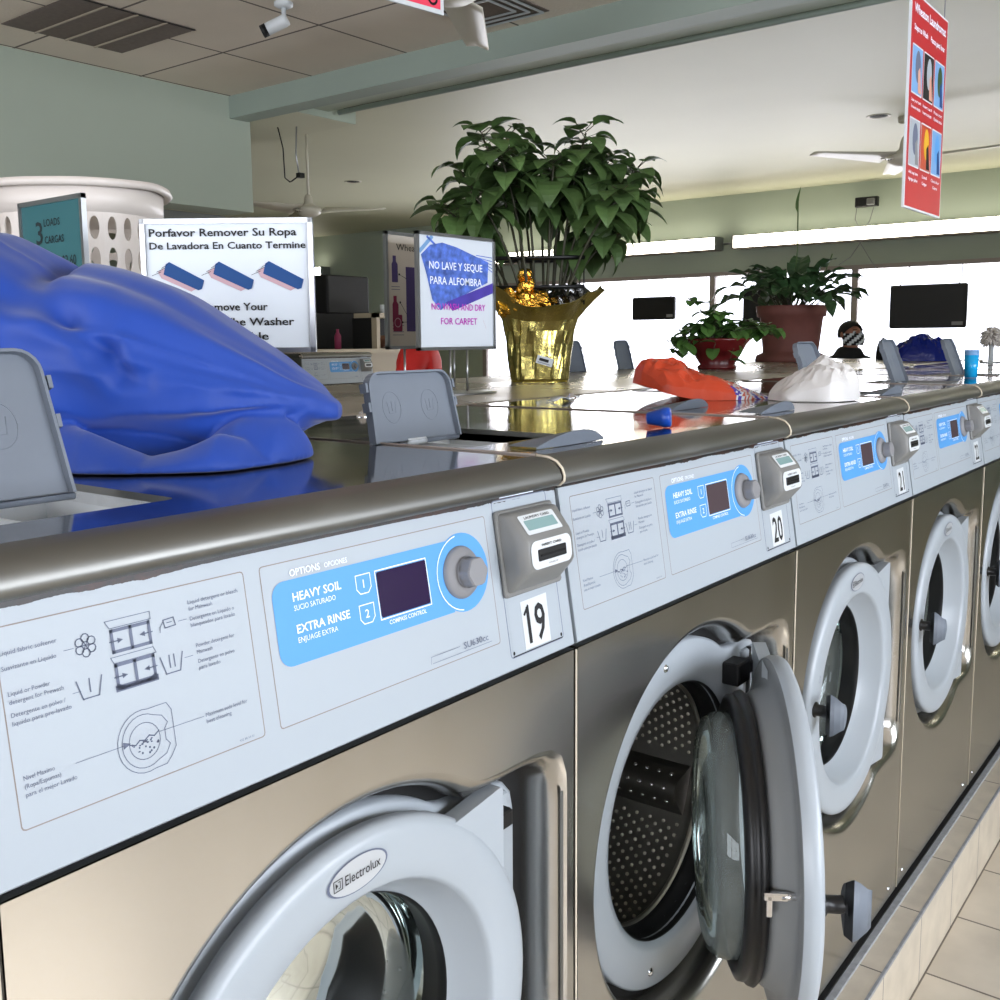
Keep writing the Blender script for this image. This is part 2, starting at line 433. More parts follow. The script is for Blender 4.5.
mesh_cache = {}
def cached(key, fn):
    if key not in mesh_cache:
        g = fn(); me = bpy.data.meshes.new(key); me.from_pydata(g.v, [], g.f)
        for m in g.mats: me.materials.append(M[m])
        me.polygons.foreach_set('material_index', g.m); me.polygons.foreach_set('use_smooth', g.sm)
        me.validate(); me.update(); mesh_cache[key] = me
    return mesh_cache[key]

def steel_front():
    g = G()
    x0, x1, z0, z1 = 0.003, 0.667, 0.012, H - 0.004
    n = 96
    rows = [(0.0, 0.0), (0.0010, 0.003), (0.004, 0.0080), (0.010, 0.0130), (0.020, 0.0170), (0.052, 0.0220)]
    outs = [dshape(0.286 - d, 0.326 - d, 0.230 - d, n) for y, d in rows]
    outer = [Vector((a, b, 0)) for a, b in ((x0, z0), (x1, z0), (x1, z1), (x0, z1))]
    inner = [Vector((a, b, 0)) for a, b in outs[0]]
    tri = tessellate_polygon([outer, inner]); vs = [(p.x, 0, p.y) for p in outer + inner]
    g.add(vs, [tuple(t) for t in tri], 'steel')
    vs = []; fs = []
    for (y, d), o in zip(rows, outs): vs += [(p[0], y, p[1]) for p in o]
    for j in range(len(rows) - 1):
        for k in range(n): fs.append((j * n + k, j * n + (k + 1) % n, (j + 1) * n + (k + 1) % n, (j + 1) * n + k))
    g.add(vs, fs, 'steel', True)
    # folded edges of the sheet
    for xa, xb in ((x0, x0 + 0.0015), (x1 - 0.0015, x1)): g.box((xa, 0, z0), (xb, 0.02, z1), 'steel')
    g.box((x0, 0, z1 - 0.0015), (x1, 0.02, z1), 'steel'); g.box((x0, 0, z0), (x1, 0.02, z0 + 0.0015), 'steel')
    # the slot in the recess beside the hinge
    g.prism(rrect(0.64, CZ, 0.006, 0.34, 0.003), 'y', 0.0, -0.0006, 'steel_cap')
    for x in (0.046, 0.612):   # two screws near the foot
        g.lathe([(0, 0.003), (0.003, 0.0027), (0.0055, 0.001), (0.006, 0)], 'chrome', 12, frame_T((x, 0, 0.035), (1, 0, 0), (0, 0, 1)))
    return g

def cabinet():
    g = G()
    g.box((0.004, 0.062, 0.0), (0.666, 0.70, H + 0.18), 'gap')
    g.box((0.002, 0.05, 0.0), (0.004, 0.70, H + 0.18), 'steel_cap'); g.box((0.666, 0.05, 0), (0.668, 0.70, H + 0.18), 'steel_cap')
    g.box((0.004, 0.01, H - 0.004), (0.666, 0.06, H + 0.004), 'gap')
    return g

def cabinet_hollow():
    g = G()
    for xa, xb in ((0.002, 0.012), (0.658, 0.668)): g.box((xa, 0.03, 0.0), (xb, 0.70, H + 0.182), 'steel_cap')
    g.box((0.012, 0.69, 0.0), (0.658, 0.70, H + 0.182), 'steel_cap'); g.box((0.012, 0.03, 0.0), (0.658, 0.69, 0.01), 'gap')
    g.box((0.006, 0.012, H - 0.008), (0.664, 0.03, H - 0.0005), 'gap')
    g.box((-0.002, 0.010, 0.004), (0.002, 0.016, H - 0.01), 'gap')
    return g

CAPP = [(0.033, 0.181), (0.022, 0.1825), (0.017, 0.187), (0.0165, 0.193), (0.0195, 0.201), (0.027, 0.2085), (0.038, 0.2125), (0.055, 0.2140)]
def top_panel(hole):
    g = G(); x0, x1 = 0.004, 0.666
    pr = [(y, H + z) for y, z in CAPP]
    n = len(pr); vs = [(x0, *p) for p in pr] + [(x1, *p) for p in pr]
    g.add(vs, [(k, n + k, n + k + 1, k + 1) for k in range(n - 1)], 'steel_cap', True)
    bk = [(0.70, H + 0.214), (0.712, H + 0.211), (0.716, H + 0.204), (0.716, H + 0.19)]
    vs = [(x0, *p) for p in bk] + [(x1, *p) for p in bk]; n = 4
    g.add(vs, [(k, n + k, n + k + 1, k + 1) for k in range(3)], 'steel_top', True)
    outer = [Vector(p) for p in ((x0, 0.055, 0), (x1, 0.055, 0), (x1, 0.70, 0), (x0, 0.70, 0))]
    z = H + 0.214
    if hole:
        hx0, hx1, hy0, hy1 = hole
        inn = [Vector((*p, 0)) for p in rrect((hx0 + hx1) / 2, (hy0 + hy1) / 2, hx1 - hx0, hy1 - hy0, 0.012, 4)]
        tri = tessellate_polygon([outer, inn]); g.add([(p.x, p.y, z) for p in outer + inn], [tuple(t) for t in tri], 'steel_top')
        k = len(inn); vs = [(p.x, p.y, z) for p in inn] + [(p.x, p.y, z - 0.018) for p in inn]
        g.add(vs, [(i, (i + 1) % k, k + (i + 1) % k, k + i) for i in range(k)], 'steel_cap')
    else:
        g.add([(p.x, p.y, z) for p in outer], [(0, 1, 2, 3)], 'steel_top')
    for x in (x0, x1): # end flanges
        g.prism([(0.055, H + 0.2140), (0.70, H + 0.214), (0.70, H + 0.185), (0.055, H + 0.185)], 'x', x, x + (0.001 if x == x0 else -0.001), 'steel_cap')
    # chrome stud at the back
    g.lathe([(0.011, 0), (0.011, 0.003), (0.0065, 0.004), (0.0065, 0.009), (0.004, 0.011), (0, 0.0115)], 'chrome', 16, Matrix.Translation((0.325, 0.66, z)))
    return g
def bead():
    g = G(); pts = [(0, 0.034, H + 0.177)] + [(0, y - 0.001, H + z + 0.0008) for y, z in CAPP] + [(0, 0.12, H + 0.2148), (0, 0.4, H + 0.2146), (0, 0.70, H + 0.2144)]
    g.tube(pts[:9], 0.0016, 'bead', 8)
    g.tube([(0, 0.055, H + 0.2148), (0, 0.70, H + 0.2146)], 0.0016, 'outline', 6)
    g.tube([(0.0, -0.0005, 0.015), (0.0, -0.0005, H - 0.006)], 0.0014, 'bead', 6)
    return g

def soap_tray(y0, y1, x0, x1):
    g = G(); z = H + 0.207; zb = H + 0.17
    g.box((x0, y0, zb - 0.002), (x1, y1, zb), 'white')
    for a, b in (((x0, y0, zb), (x0 + .003, y1, z)), ((x1 - .003, y0, zb), (x1, y1, z)), ((x0, y0, zb), (x1, y0 + .003, z)), ((x0, y1 - .003, zb), (x1, y1, z))): g.box(a, b, 'white')
    g.box(((x0 + x1) / 2 - .002, y0, zb), ((x0 + x1) / 2 + .002, y1, z - .004), 'white')
    return g

def lid_mesh(w, h):
    """lid in its own frame: x across, z up from the hinge, outer side to the front"""
    g = G()
    r = 0.022
    def outline(e):
        p = [(-w / 2 + e, 0), (w / 2 - e, 0)]
        for k in range(6):
            a = PI / 2 * k / 5; p.append((w / 2 - r - 0.004 + (r - e) * Cc(a), h - r + (r - e) * S(a)))
        for k in range(6):
            a = PI / 2 + PI / 2 * k / 5; p.append((-w / 2 + r + 0.004 + (r - e) * Cc(a), h - r + (r - e) * S(a)))
        return p
    a = outline(0); b = outline(0.003)
    g.prism(a, 'y', 0.002, 0.006, 'grey')
    n = len(a)
    vs = [(p[0], 0.002, p[1]) for p in a] + [(p[0], -0.006, p[1]) for p in a] + [(p[0], -0.006, p[1]) for p in b] + [(p[0], 0.002, p[1]) for p in b]
    fs = []
    for j in range(3):
        for k in range(n - 0):
            fs.append((j * n + k, j * n + (k + 1) % n, (j + 1) * n + (k + 1) % n, (j + 1) * n + k))
    g.add(vs, fs, 'grey')
    for cx, t in ((-w * 0.22, 'w'), (w * 0.22, 'u')):   # two embossed round marks
        pts = ellipse(cx, h * 0.5, 0.017, 0.021, 28)
        g.tube([(p[0], 0.0020, p[1]) for p in pts + [pts[0]]], 0.0005, 'grey', 5)
        m = [(-0.008, 0.008), (-0.006, -0.008), (0.006, -0.008), (0.008, 0.008)]
        g.tube([(cx + p[0], 0.0020, h * 0.5 + p[1]) for p in m], 0.0005, 'grey', 5)
        g.tube([(cx, 0.0018, h * 0.5 + 0.008), (cx, 0.0020, h * 0.5 - 0.005)], 0.0005, 'grey', 5)
    g.tube([(-w / 2, 0.004, -0.001), (-w * 0.28, 0.004, -0.001)], 0.004, 'grey', 10)
    g.tube([(w * 0.12, 0.004, -0.001), (w / 2 + .002, 0.004, -0.001)], 0.004, 'grey', 10)
    g.tube([(-w * 0.1, 0.004, -0.001), (w * 0.11, 0.004, -0.001)], 0.0045, 'white', 10)
    for zz in (h * 0.45, h * 0.72):
        g.box((-w / 2 - .002, -0.006, zz), (-w / 2 + .002, 0.006, zz + 0.012), 'grey'); g.box((w / 2 - .002, -0.006, zz), (w / 2 + .002, 0.006, zz + 0.012), 'grey')
    return g

def flap_mesh(w, d, h):
    """closed flap: a shallow arched shell with a curved lip"""
    g = G(); vs = []; fs = []; nx, ny = 16, 6
    for j in range(ny + 1):
        for i in range(nx + 1):
            t = 2 * i / nx - 1; q = j / ny
            hh = h * (1 - t * t) * (1 - 0.75 * q) + 0.002
            yy = -0.012 * (1 - t * t) * (1 - q) + d * q
            vs.append((t * w / 2, yy, hh))
    base = len(vs)
    for i in range(nx + 1):
        t = 2 * i / nx - 1; vs.append((t * w / 2, -0.012 * (1 - t * t) * 0.4, 0))
    for j in range(ny):
        for i in range(nx): fs.append((j * (nx + 1) + i, j * (nx + 1) + i + 1, (j + 1) * (nx + 1) + i + 1, (j + 1) * (nx + 1) + i))
    for i in range(nx): fs.append((i, base + i, base + i + 1, i + 1))
    g.add(vs, fs, 'grey', False)
    return g

def control_panel():
    g = G(); y0, y1 = -0.0, 0.1875
    # enamelled sloping face with a rolled lower edge
    prof = [(0.03, 0.0), (0.012, -0.0015), (0.002, 0.0), (0.0, 0.002), (0.0288, 0.1865), (0.034, 0.186)]
    n = len(prof); x0, x1 = 0.003, 0.667
    vs = [(x0, y, H + z) for y, z in prof] + [(x1, y, H + z) for y, z in prof]
    g.add(vs, [(k, n + k, n + k + 1, k + 1) for k in range(n - 1)], 'panel')
    for x in (x0, x1): g.prism([(p[0], H + p[1]) for p in prof], 'x', x, x + (0.001 if x == x0 else -0.001), 'panel')
    return g
def panel_sheets():
    g = G(PT)
    for (a, b), mt in (((0.024, 0.2245), 'sheet'), ((0.24, 0.535), 'sheet')):
        c = rrect((a + b) / 2, 0.101, b - a, 0.134, 0.003, 2)
        ci = rrect((a + b) / 2, 0.101, b - a - 0.0018, 0.134 - 0.0018, 0.0025, 2)
        g.ring(c, ci, 'outline', 0.0004); g.flat(ci, mt, 0.0004)
    # recess for card reader and number
    c = rrect(0.5985, 0.097, 0.099, 0.168, 0.004, 2); ci = rrect(0.5985, 0.097, 0.097, 0.166, 0.003, 2); cj = rrect(0.5985, 0.097, 0.094, 0.163, 0.003, 2)
    g.ring(c, ci, 'ink', 0.0004); g.ring(ci, cj, 'sheet', 0.0004)
    g.line([(0.565, 0.183), (0.625, 0.183)], 0.0016, 'textwhite', 0.0005)
    return g
def option_film():
    g = G(PT); z = 0.0009
    pts = [(0.252 + 0.012 * (1 - Cc(a)) , 0.140 + 0.012 * S(a)) for a in [PI / 2 * k / 6 for k in range(7)]]
    body = [(0.264, 0.152), (0.462, 0.152), (0.462, 0.081), (0.264, 0.081)]
    arcs = []
    for k in range(7):
        a = PI + PI / 2 * k / 6; arcs.append((0.262 + 0.013 * Cc(a), 0.094 + 0.013 * S(a)))
    poly = [(0.47, 0.152), (0.262, 0.152)] + [(0.262 + 0.013 * Cc(a), 0.139 + 0.013 * S(a)) for a in [PI / 2 + PI / 2 * k / 6 for k in range(7)]] + arcs + [(0.47, 0.081)]
    g.flat(poly, 'blue', z)
    g.flat(ellipse(0.489, 0.1175, 0.0405, 0.0395, 40), 'blue', z + 0.0002)
    rl = ellipse(0.489, 0.1175, 0.0385, 0.0375, 40)
    g.line([p for p in rl if p[0] < 0.487], 0.0011, 'textwhite', z + 0.0004)
    return g
def option_print(third=False):
    g = G(PT); z = 0.0014
    g.text('OPTIONS', 0.270, 0.1545, 0.0062, 'textwhite', 0.034, z, bold=0.012)
    g.text('OPCIONES', 0.309, 0.1550, 0.0048, 'textwhite', 0.027, z)
    g.text('HEAVY SOIL', 0.270, 0.1335, 0.0075, 'textwhite', 0.055, z, bold=0.016)
    g.text('SUCIO SATURADO', 0.270, 0.1255, 0.0048, 'textwhite', 0.047, z)
    g.text('EXTRA RINSE', 0.270, 0.1065, 0.0075, 'textwhite', 0.061, z, bold=0.016)
    g.text('ENJUAGE EXTRA', 0.270, 0.0985, 0.0048, 'textwhite', 0.045, z)
    g.text('COMPASS CONTROL', 0.378, 0.0895, 0.0042, 'textwhite', 0.051, z, bold=0.01)
    g.text('SU630cc', 0.476, 0.0425, 0.0068, 'ink', 0.039, z)
    g.line([(0.426, 0.040), (0.427, 0.0465), (0.470, 0.0465)], 0.0004, 'ink', z)
    g.line([(0.428, 0.040), (0.52, 0.040)], 0.0004, 'ink', z)
    for s_, cy in (('1', 0.1325), ('2', 0.1055)):
        sh = [(0.343, cy + 0.0085), (0.361, cy + 0.0085), (0.361, cy - 0.004), (0.357, cy - 0.0085), (0.347, cy - 0.0085), (0.343, cy - 0.004)]
        g.line(sh, 0.0009, 'textwhite', z, closed=True)
        g.text(s_, 0.352, cy - 0.0035, 0.0078, 'textwhite', None, z, align='c', bold=0.01)
    g.line([(0.3675, 0.141), (0.4365, 0.141), (0.4375, 0.096), (0.3680, 0.096)], 0.0011, 'textwhite', z, closed=True)
    return g
def display(m):
    def f():
        g = G(PT); g.flat(rrect(0.4025, 0.1185, 0.067, 0.042, 0.002, 2), m, 0.0016); return g
    return f
def instruct_print():
    g = G(PT); z = 0.0009; k = 'ink'
    cx, cy = 0.085, 0.142
    for i in range(6):
        a = 2 * PI * i / 6 + 0.5; g.line(ellipse(cx + 0.0052 * Cc(a), cy + 0.0052 * S(a), 0.0029, 0.0029, 10), 0.0007, k, z, closed=True)
        g.line([(cx, cy), (cx + 0.004 * Cc(a + .5), cy + 0.004 * S(a + .5))], 0.0006, k, z)
    # two drawer boxes
    g.line([(0.101, 0.1545), (0.137, 0.1545), (0.137, 0.149), (0.104, 0.149)], 0.0005, k, z, closed=True)
    def tray(x0, x1, y0, y1, round_):
        w = 0.0024
        g.line([(x0, y0), (x1, y0), (x1, y1), (x0, y1)], w, k, z, closed=True); g.line([((x0 + x1) / 2, y0), ((x0 + x1) / 2, y1)], w, k, z)
        for sx, xx in ((1, x0 - 0.002), (-1, x1 + 0.002)):
            my = (y0 + y1) / 2; g.line([(xx, my), (xx + sx * 0.008, my)], 0.0009, k, z); g.flat([(xx + sx * 0.006, my + 0.002), (xx + sx * 0.006, my - 0.002), (xx + sx * 0.0105, my)], k, z)
        if round_:
            g.line([(x0, y0 + .002), (x0 + .004, y0)], 0.003, k, z); g.line([(x1, y0 + .002), (x1 - .004, y0)], 0.003, k, z)
            g.line([(x0, y0), (x1, y0)], 0.0045, k, z)
    tray(0.105, 0.135, 0.132, 0.147, False); tray(0.105, 0.135, 0.106, 0.1225, True)
    g.line([(0.102, 0.1285), (0.136, 0.1285), (0.138, 0.124), (0.104, 0.124)], 0.0005, k, z, closed=True)
    for cx, n in ((0.084, 1), (0.150, 2)):
        cy = 0.112; g.line([(cx - .0095, cy + .007), (cx - .006, cy - .006), (cx + .006, cy - .006), (cx + .0095, cy + .007)], 0.0009, k, z)
        for q in range(n): xq = cx + (q - (n - 1) / 2) * 0.004; g.line([(xq, cy + .007), (xq, cy - .002)], 0.0009, k, z)
    g.line([(0.147, 0.1455), (0.156, 0.146), (0.157, 0.140), (0.148, 0.1395)], 0.0008, k, z, closed=True)
    g.line([(0.147, 0.1445), (0.144, 0.141), (0.1435, 0.137)], 0.0005, k, z); g.line([(0.150, 0.143), (0.154, 0.143)], 0.0006, k, z)
    # drum picture
    c = (0.119, 0.064)
    g.line(ellipse(*c, 0.0125, 0.013, 28), 0.0005, k, z, closed=True)
    o = [(c[0] + 0.0215 * Cc(a), c[1] + 0.0225 * S(a)) for a in [math.radians(75 + 210 * i / 16) for i in range(17)]]
    g.line(o + [(0.134, 0.0425), (0.139, 0.047), (0.1435, 0.053), (0.1435, 0.080), (0.140, 0.086), (0.132, 0.086)], 0.0005, k, z, closed=True)
    o2 = [(c[0] + 0.018 * Cc(a), c[1] + 0.019 * S(a)) for a in [math.radians(60 + 240 * i / 18) for i in range(19)]]
    g.line(o2 + [(0.135, 0.050), (0.139, 0.056), (0.136, 0.060), (0.136, 0.068), (0.139, 0.072), (0.135, 0.078)], 0.0005, k, z, closed=True)
    rr = random.Random(3)
    g.line([(0.107, 0.0645), (0.1115, 0.063), (0.115, 0.0655), (0.119, 0.0645), (0.123, 0.067), (0.127, 0.0655), (0.131, 0.068)], 0.0009, k, z)
    for i in range(26):
        a = rr.uniform(PI, 2 * PI); r = rr.uniform(0.001, 0.0115); px, py = c[0] + r * Cc(a), c[1] + 0.001 + r * S(a)
        g.flat(ellipse(px, py, rr.uniform(.0005, .0011), rr.uniform(.0005, .0010), 7), k, z)
    g.line([(0.132, 0.067), (0.170, 0.0665)], 0.0004, k, z); g.line([(0.066, 0.0655), (0.103, 0.0655)], 0.0004, k, z)
    g.flat([(0.102, 0.068), (0.102, 0.063), (0.108, 0.0655)], k, z)
    for a, b in (((0.069, 0.142), (0.076, 0.142)), ((0.071, 0.112), (0.077, 0.112)), ((0.16, 0.142), (0.167, 0.142)), ((0.161, 0.114), (0.168, 0.114))): g.line([a, b], 0.0004, k, z)
    T = [(0.026, 0.149, 'Liquid fabric softener'), (0.026, 0.139, 'Suavizante en Liquido'), (0.028, 0.122, 'Liquid or Powder'), (0.028, 0.1165, 'detergent for Prewash'),
         (0.028, 0.108, 'Detergente en polvo /'), (0.028, 0.1025, 'liquido para pre-lavado'), (0.170, 0.1525, 'Liquid detergent or bleach'), (0.170, 0.1475, 'for Mainwash'),
         (0.170, 0.140, 'Detergente en Liquido o'), (0.170, 0.135, 'blanqueador para lavado'), (0.172, 0.119, 'Powder detergent for'), (0.172, 0.114, 'Mainwash'), (0.172, 0.107, 'Detergente en polvo'),
         (0.172, 0.102, 'para lavado'), (0.030, 0.066, 'Nivel Maximo'), (0.030, 0.0605, '(Ropa/Espumas)'), (0.030, 0.055, 'para el mejor Lavado'), (0.172, 0.0655, 'Maximum suds level for'), (0.172, 0.0605, 'best cleaning')]
    for x, y, t in T: g.text(t, x, y, 0.0032, k, len(t) * 0.00178, z)
    g.text('432 88 54 01', 0.199, 0.0375, 0.0018, k, 0.014, z)
    return g
def knob_mesh():
    g = G(PT); c = Matrix.Translation((0.486, 0.118, 0))
    T = PT @ c
    g.lathe([(0.0265, 0.0012), (0.0265, 0.003), (0.024, 0.0065), (0.016, 0.0085), (0.013, 0.009), (0.0128, 0.011)], 'knob', 40, T)
    prof = [(0.0145, 0.010), (0.0145, 0.0225), (0.0135, 0.0245), (0, 0.0248)]
    vs = []; n = 36
    for r, z in prof:
        for k in range(n):
            a = 2 * PI * k / n; q = r * (1 + (0.05 * Cc(6 * a) if r > 0 else 0)); vs.append((q * Cc(a), q * S(a), z))
    g.add(vs, [(j * n + k, j * n + (k + 1) % n, (j + 1) * n + (k + 1) % n, (j + 1) * n + k) for j in range(3) for k in range(n)], 'knob', False, T)
    g.lathe([(0.0148, 0.010), (0.0162, 0.011), (0.0155, 0.012)], 'knob', 30, T)
    return g
def reader_body():
    g = G(PT)
    g.box((0.548, 0.0775, 0.0003), (0.652, 0.1695, 0.006), 'reader', bev=0.004)
    prof = [(0.1670, 0.006), (0.1655, 0.0165), (0.1625, 0.0205), (0.1400, 0.0345), (0.1330, 0.0370), (0.1060, 0.0360), (0.1010, 0.0325), (0.0835, 0.0105), (0.0820, 0.006)]
    # rounded left/right ends: shrink the profile towards the base near the ends
    xs = [(0.5505, 0.0), (0.5515, 0.5), (0.5530, 0.80), (0.5555, 0.95), (0.5590, 1.0), (0.6340, 1.0), (0.6390, 0.95), (0.6430, 0.80), (0.6460, 0.5), (0.6485, 0.0)]
    n = len(prof); vs = []
    for x, k in xs:
        for s_, o in prof:
            sc = 0.124 + (s_ - 0.124) * (0.90 + 0.10 * k); vs.append((x, sc, 0.006 + (o - 0.006) * k))
    fs = []
    for i in range(len(xs) - 1):
        for j in range(n - 1): fs.append((i * n + j, i * n + j + 1, (i + 1) * n + j + 1, (i + 1) * n + j))
    g.add(vs, fs, 'reader', True)
    return g
def reader_face():
    g = G()
    # sloped label
    a = Vector((0, 0.1625, 0.0205)); b = Vector((0, 0.1400, 0.0345)); up = (a - b).normalized()
    T1 = PT @ frame_T((0, b.y, b.z), (1, 0, 0), up)
    L = (a - b).length
    g.flat(rrect(0.594, L / 2, 0.064, L * 0.90, 0.002, 2), 'white', 0.0007, T1)
    g.flat(rrect(0.594, L * 0.46, 0.054, L * 0.46, 0.001, 2), 'lcd', 0.0010, T1)
    g.text('LAUNDRY CARD', 0.594, L * 0.755, 0.0031, 'inkblack', 0.046, 0.0010, T1, 'c', 0.02)
    a = Vector((0, 0.1330, 0.0370)); b = Vector((0, 0.1060, 0.0360)); up = (a - b).normalized()
    T2 = PT @ frame_T((0, b.y, b.z), (1, 0, 0), up)
    L = (a - b).length
    g.flat(rrect(0.5955, L / 2, 0.074, L * 1.10, 0.009, 4), 'white', 0.0009, T2)
    g.text('INSERT CARD', 0.5955, L * 0.80, 0.0026, 'inkblack', 0.036, 0.0014, T2, 'c', 0.02)
    g.text('WITHDRAW', 0.5955, L * 0.06, 0.0018, 'inkblack', 0.018, 0.0014, T2, 'c')
    return g
def reader_slot():
    g = G(); a = Vector((0, 0.1330, 0.0370)); b = Vector((0, 0.1060, 0.0360)); up = (a - b).normalized()
    T2 = PT @ frame_T((0, b.y, b.z), (1, 0, 0), up); L = (a - b).length
    g.box((0.570, L * 0.24, 0.0008), (0.621, L * 0.70, 0.0022), 'black', T2, 0.001)
    g.box((0.573, L * 0.42, 0.0022), (0.618, L * 0.50, 0.0030), 'gap', T2)
    return g
def number_sheet(num):
    def f():
        g = G(PT)
        g.flat(rrect(0.5985, 0.0435, 0.088, 0.058, 0.002, 2), 'sheet', 0.0006)
        g.line([(0.553, 0.0145), (0.645, 0.0145)], 0.0012, 'inkblack', 0.0008)
        for x in (0.5545, 0.643): g.flat(ellipse(x, 0.018, 0.0018, 0.0022, 10), 'gap', 0.0009)
        g.text(num, 0.6000, 0.0225, 0.041, 'inkblack', 0.033 if '1' in num else 0.037, 0.0014, None, 'c', 0.014)
        if num[0] == '1': g.line([(0.5800, 0.0545), (0.5870, 0.0620)], 0.0030, 'inkblack', 0.0015)
        return g
    return f
def sticker_back():
    g = G(PT); g.flat([(0.5755, 0.0165), (0.6225, 0.0165), (0.624, 0.0695), (0.5755, 0.0685)], 'white', 0.0010); return g

# door pieces, built closed: local origin at the hinge axis
HX = CX + 0.255
DT = frame_T((CX - HX, 0, CZ), (1, 0, 0), (0, 0, 1))   # local z -> -y (outwards)
def y_lathe(g, prof, m, n=72, off=(CX - HX, CZ), smooth=True):
    """prof [(r, y)] about the door axis"""
    T = Matrix.Translation((off[0], 0, off[1])) @ Matrix.Rotation(-PI / 2, 4, 'X')   # local z -> +y
    g.lathe(prof, m, n, T, smooth)
def door_shell():
    g = G()
    y_lathe(g, [(0.242, 0.025), (0.2455, 0.018), (0.2460, 0.008), (0.2430, 0.003), (0.236, 0.0), (0.226, -0.0012), (0.205, -0.0005), (0.190, 0.0005), (0.1865, 0.003), (0.184, 0.008), (0.170, 0.036), (0.160, 0.046)], 'shell')
    # hinge lugs at the right
    for sg in (1, -1):
        x0, x1 = CX + 0.10 - HX, CX + 0.208 - HX
        pol = [(x0, 0.200), (x1 - 0.004, 0.214), (x1, 0.210), (x1, 0.122), (x1 - 0.022, 0.10)]
        pol = [(p[0], CZ + sg * p[1]) for p in pol]
        g.prism(pol, 'y', 0.002, 0.022, 'shell')
    return g
def door_back():
    g = G()
    y_lathe(g, [(0.2425, 0.0235), (0.240, 0.025), (0.225, 0.026), (0.202, 0.029), (0.194, 0.046), (0.180, 0.056), (0.165, 0.056)], 'shellback')
    g.flat(rrect(CX - HX + 0.055, CZ + 0.212, 0.05, 0.026, 0.001, 1), 'white', 0, frame_T((0, 0.0275, 0), (1, 0, 0), (0, 0, 1)))
    return g
def door_gasket():
    g = G(); y_lathe(g, [(0.192, 0.0555), (0.196, 0.060), (0.194, 0.066), (0.186, 0.068), (0.190, 0.072), (0.189, 0.079), (0.178, 0.084), (0.166, 0.080), (0.166, 0.0565)], 'black'); y_lathe(g, [(0.161, 0.044), (0.158, 0.050), (0.161, 0.058), (0.1635, 0.080)], 'black'); return g
def door_bowl():
    g = G(); y_lathe(g, [(0.164, 0.079), (0.1645, 0.092), (0.162, 0.104), (0.154, 0.114), (0.138, 0.1195), (0.105, 0.121), (0.06, 0.116), (0.03, 0.112), (0.001, 0.111)], 'bowl'); return g
def door_handle():
    g = G(); cx = CX - 0.217 - HX; cz = CZ + 0.022
    T = frame_T((cx, 0, cz), (1, 0, 0), (0, 0, 1))
    g.lathe([(0.014, -0.003), (0.014, 0.003), (0.0105, 0.005), (0.0105, 0.024), (0.014, 0.027)], 'black', 20, T)
    # lens-shaped pull: grey front half, black rear half
    def lens(e):
        p = []
        for k in range(13):
            t = -1 + 2 * k / 12; p.append((-0.014 - e + 0.031 * (1 - t * t) ** 0.8 * (1 + e * 10), t * (0.039 + e)))
        return p
    a = [(p[0], p[1]) for p in lens(0)]; b = [(p[0] * 0.7, p[1] * 0.85) for p in lens(0)]
    n = len(a)
    c_ = [(p[0] * 0.45, p[1] * 0.6) for p in a]
    a2, a3 = [(p[0] * .95, p[1] * .90) for p in a], [(p[0] * .8, p[1] * .68) for p in a]
    for z0, z1, m, A, B in ((0.024, 0.033, 'black', b, a), (0.033, 0.040, 'grey', a, a2), (0.040, 0.050, 'grey', a2, a3), (0.050, 0.0555, 'grey', a3, c_)):
        vs = [(*p, z0) for p in A] + [(*p, z1) for p in B]
        g.add(vs, [(k, (k + 1) % n, n + (k + 1) % n, n + k) for k in range(n)], m, True, T)
        tri = tessellate_polygon([[Vector((*p, 0)) for p in a]])
        g.add([(*p, z0) for p in A], [tuple(t) for t in tri], m, False, T); g.add([(*p, z1) for p in B], [tuple(t) for t in tri], m, False, T)
    return g
def door_latch():
    g = G(); x = CX - 0.205 - HX
    z = CZ + 0.022
    g.tube([(x, 0.024, z), (x, 0.045, z)], 0.0045, 'chrome', 12)
    g.box((x - 0.004, 0.036, z - 0.005), (x + 0.004, 0.066, z + 0.005), 'chrome', None, 0.002)
    g.box((x - 0.004, 0.055, z - 0.026), (x + 0.003, 0.063, z + 0.002), 'chrome', None, 0.002)
    return g
def door_badge(simple=False):
    def f():
        a = math.radians(96); r = 0.2155
        T = DT @ Matrix.Translation((r * Cc(a) + 0.013, r * S(a), 0.0012)) @ Matrix.Rotation(0.03, 4, 'Z')
        g = G(T)
        for sc, z, m in ((1.0, 0.0006, 'ink'), (0.93, 0.0010, 'silverlabel')):
            g.flat(ellipse(0, 0, 0.0375 * sc, 0.0165 * sc, 36), m, z)
        g.text('Electrolux', -0.0165, -0.0045, 0.0098, 'inkblack', 0.044, 0.0014, bold=0.004)
        g.line([(-0.030, -0.005), (-0.020, -0.005), (-0.020, 0.005), (-0.030, 0.005)], 0.0009, 'inkblack', 0.0014, closed=True)
        g.flat([(-0.028, 0.003), (-0.025, 0.0), (-0.028, -0.003)], 'inkblack', 0.0014); g.line([(-0.0245, 0.003), (-0.0225, 0.003), (-0.0225, -0.003), (-0.0245, -0.003)], 0.0008, 'inkblack', 0.0014)
        return g
    return f
M['silverlabel'] = mat('silver_badge', (0.76, 0.78, 0.80), 0.35, 0.4)
def door_marks():
    """small round symbols printed on the ring beside the handle"""
    g = G(DT)
    for a, r, kk in ((168, 0.205, 0), (160, 0.21, 1), (172, 0.222, 2)):
        x, y = r * Cc(math.radians(a)), r * S(math.radians(a))
        g.line(ellipse(x, y, 0.0055, 0.0055, 14)[1:13], 0.0008, 'ink', 0.0008)
        g.line([(x - .002, y), (x + .002, y)], 0.0008, 'ink', 0.0008)
    return g
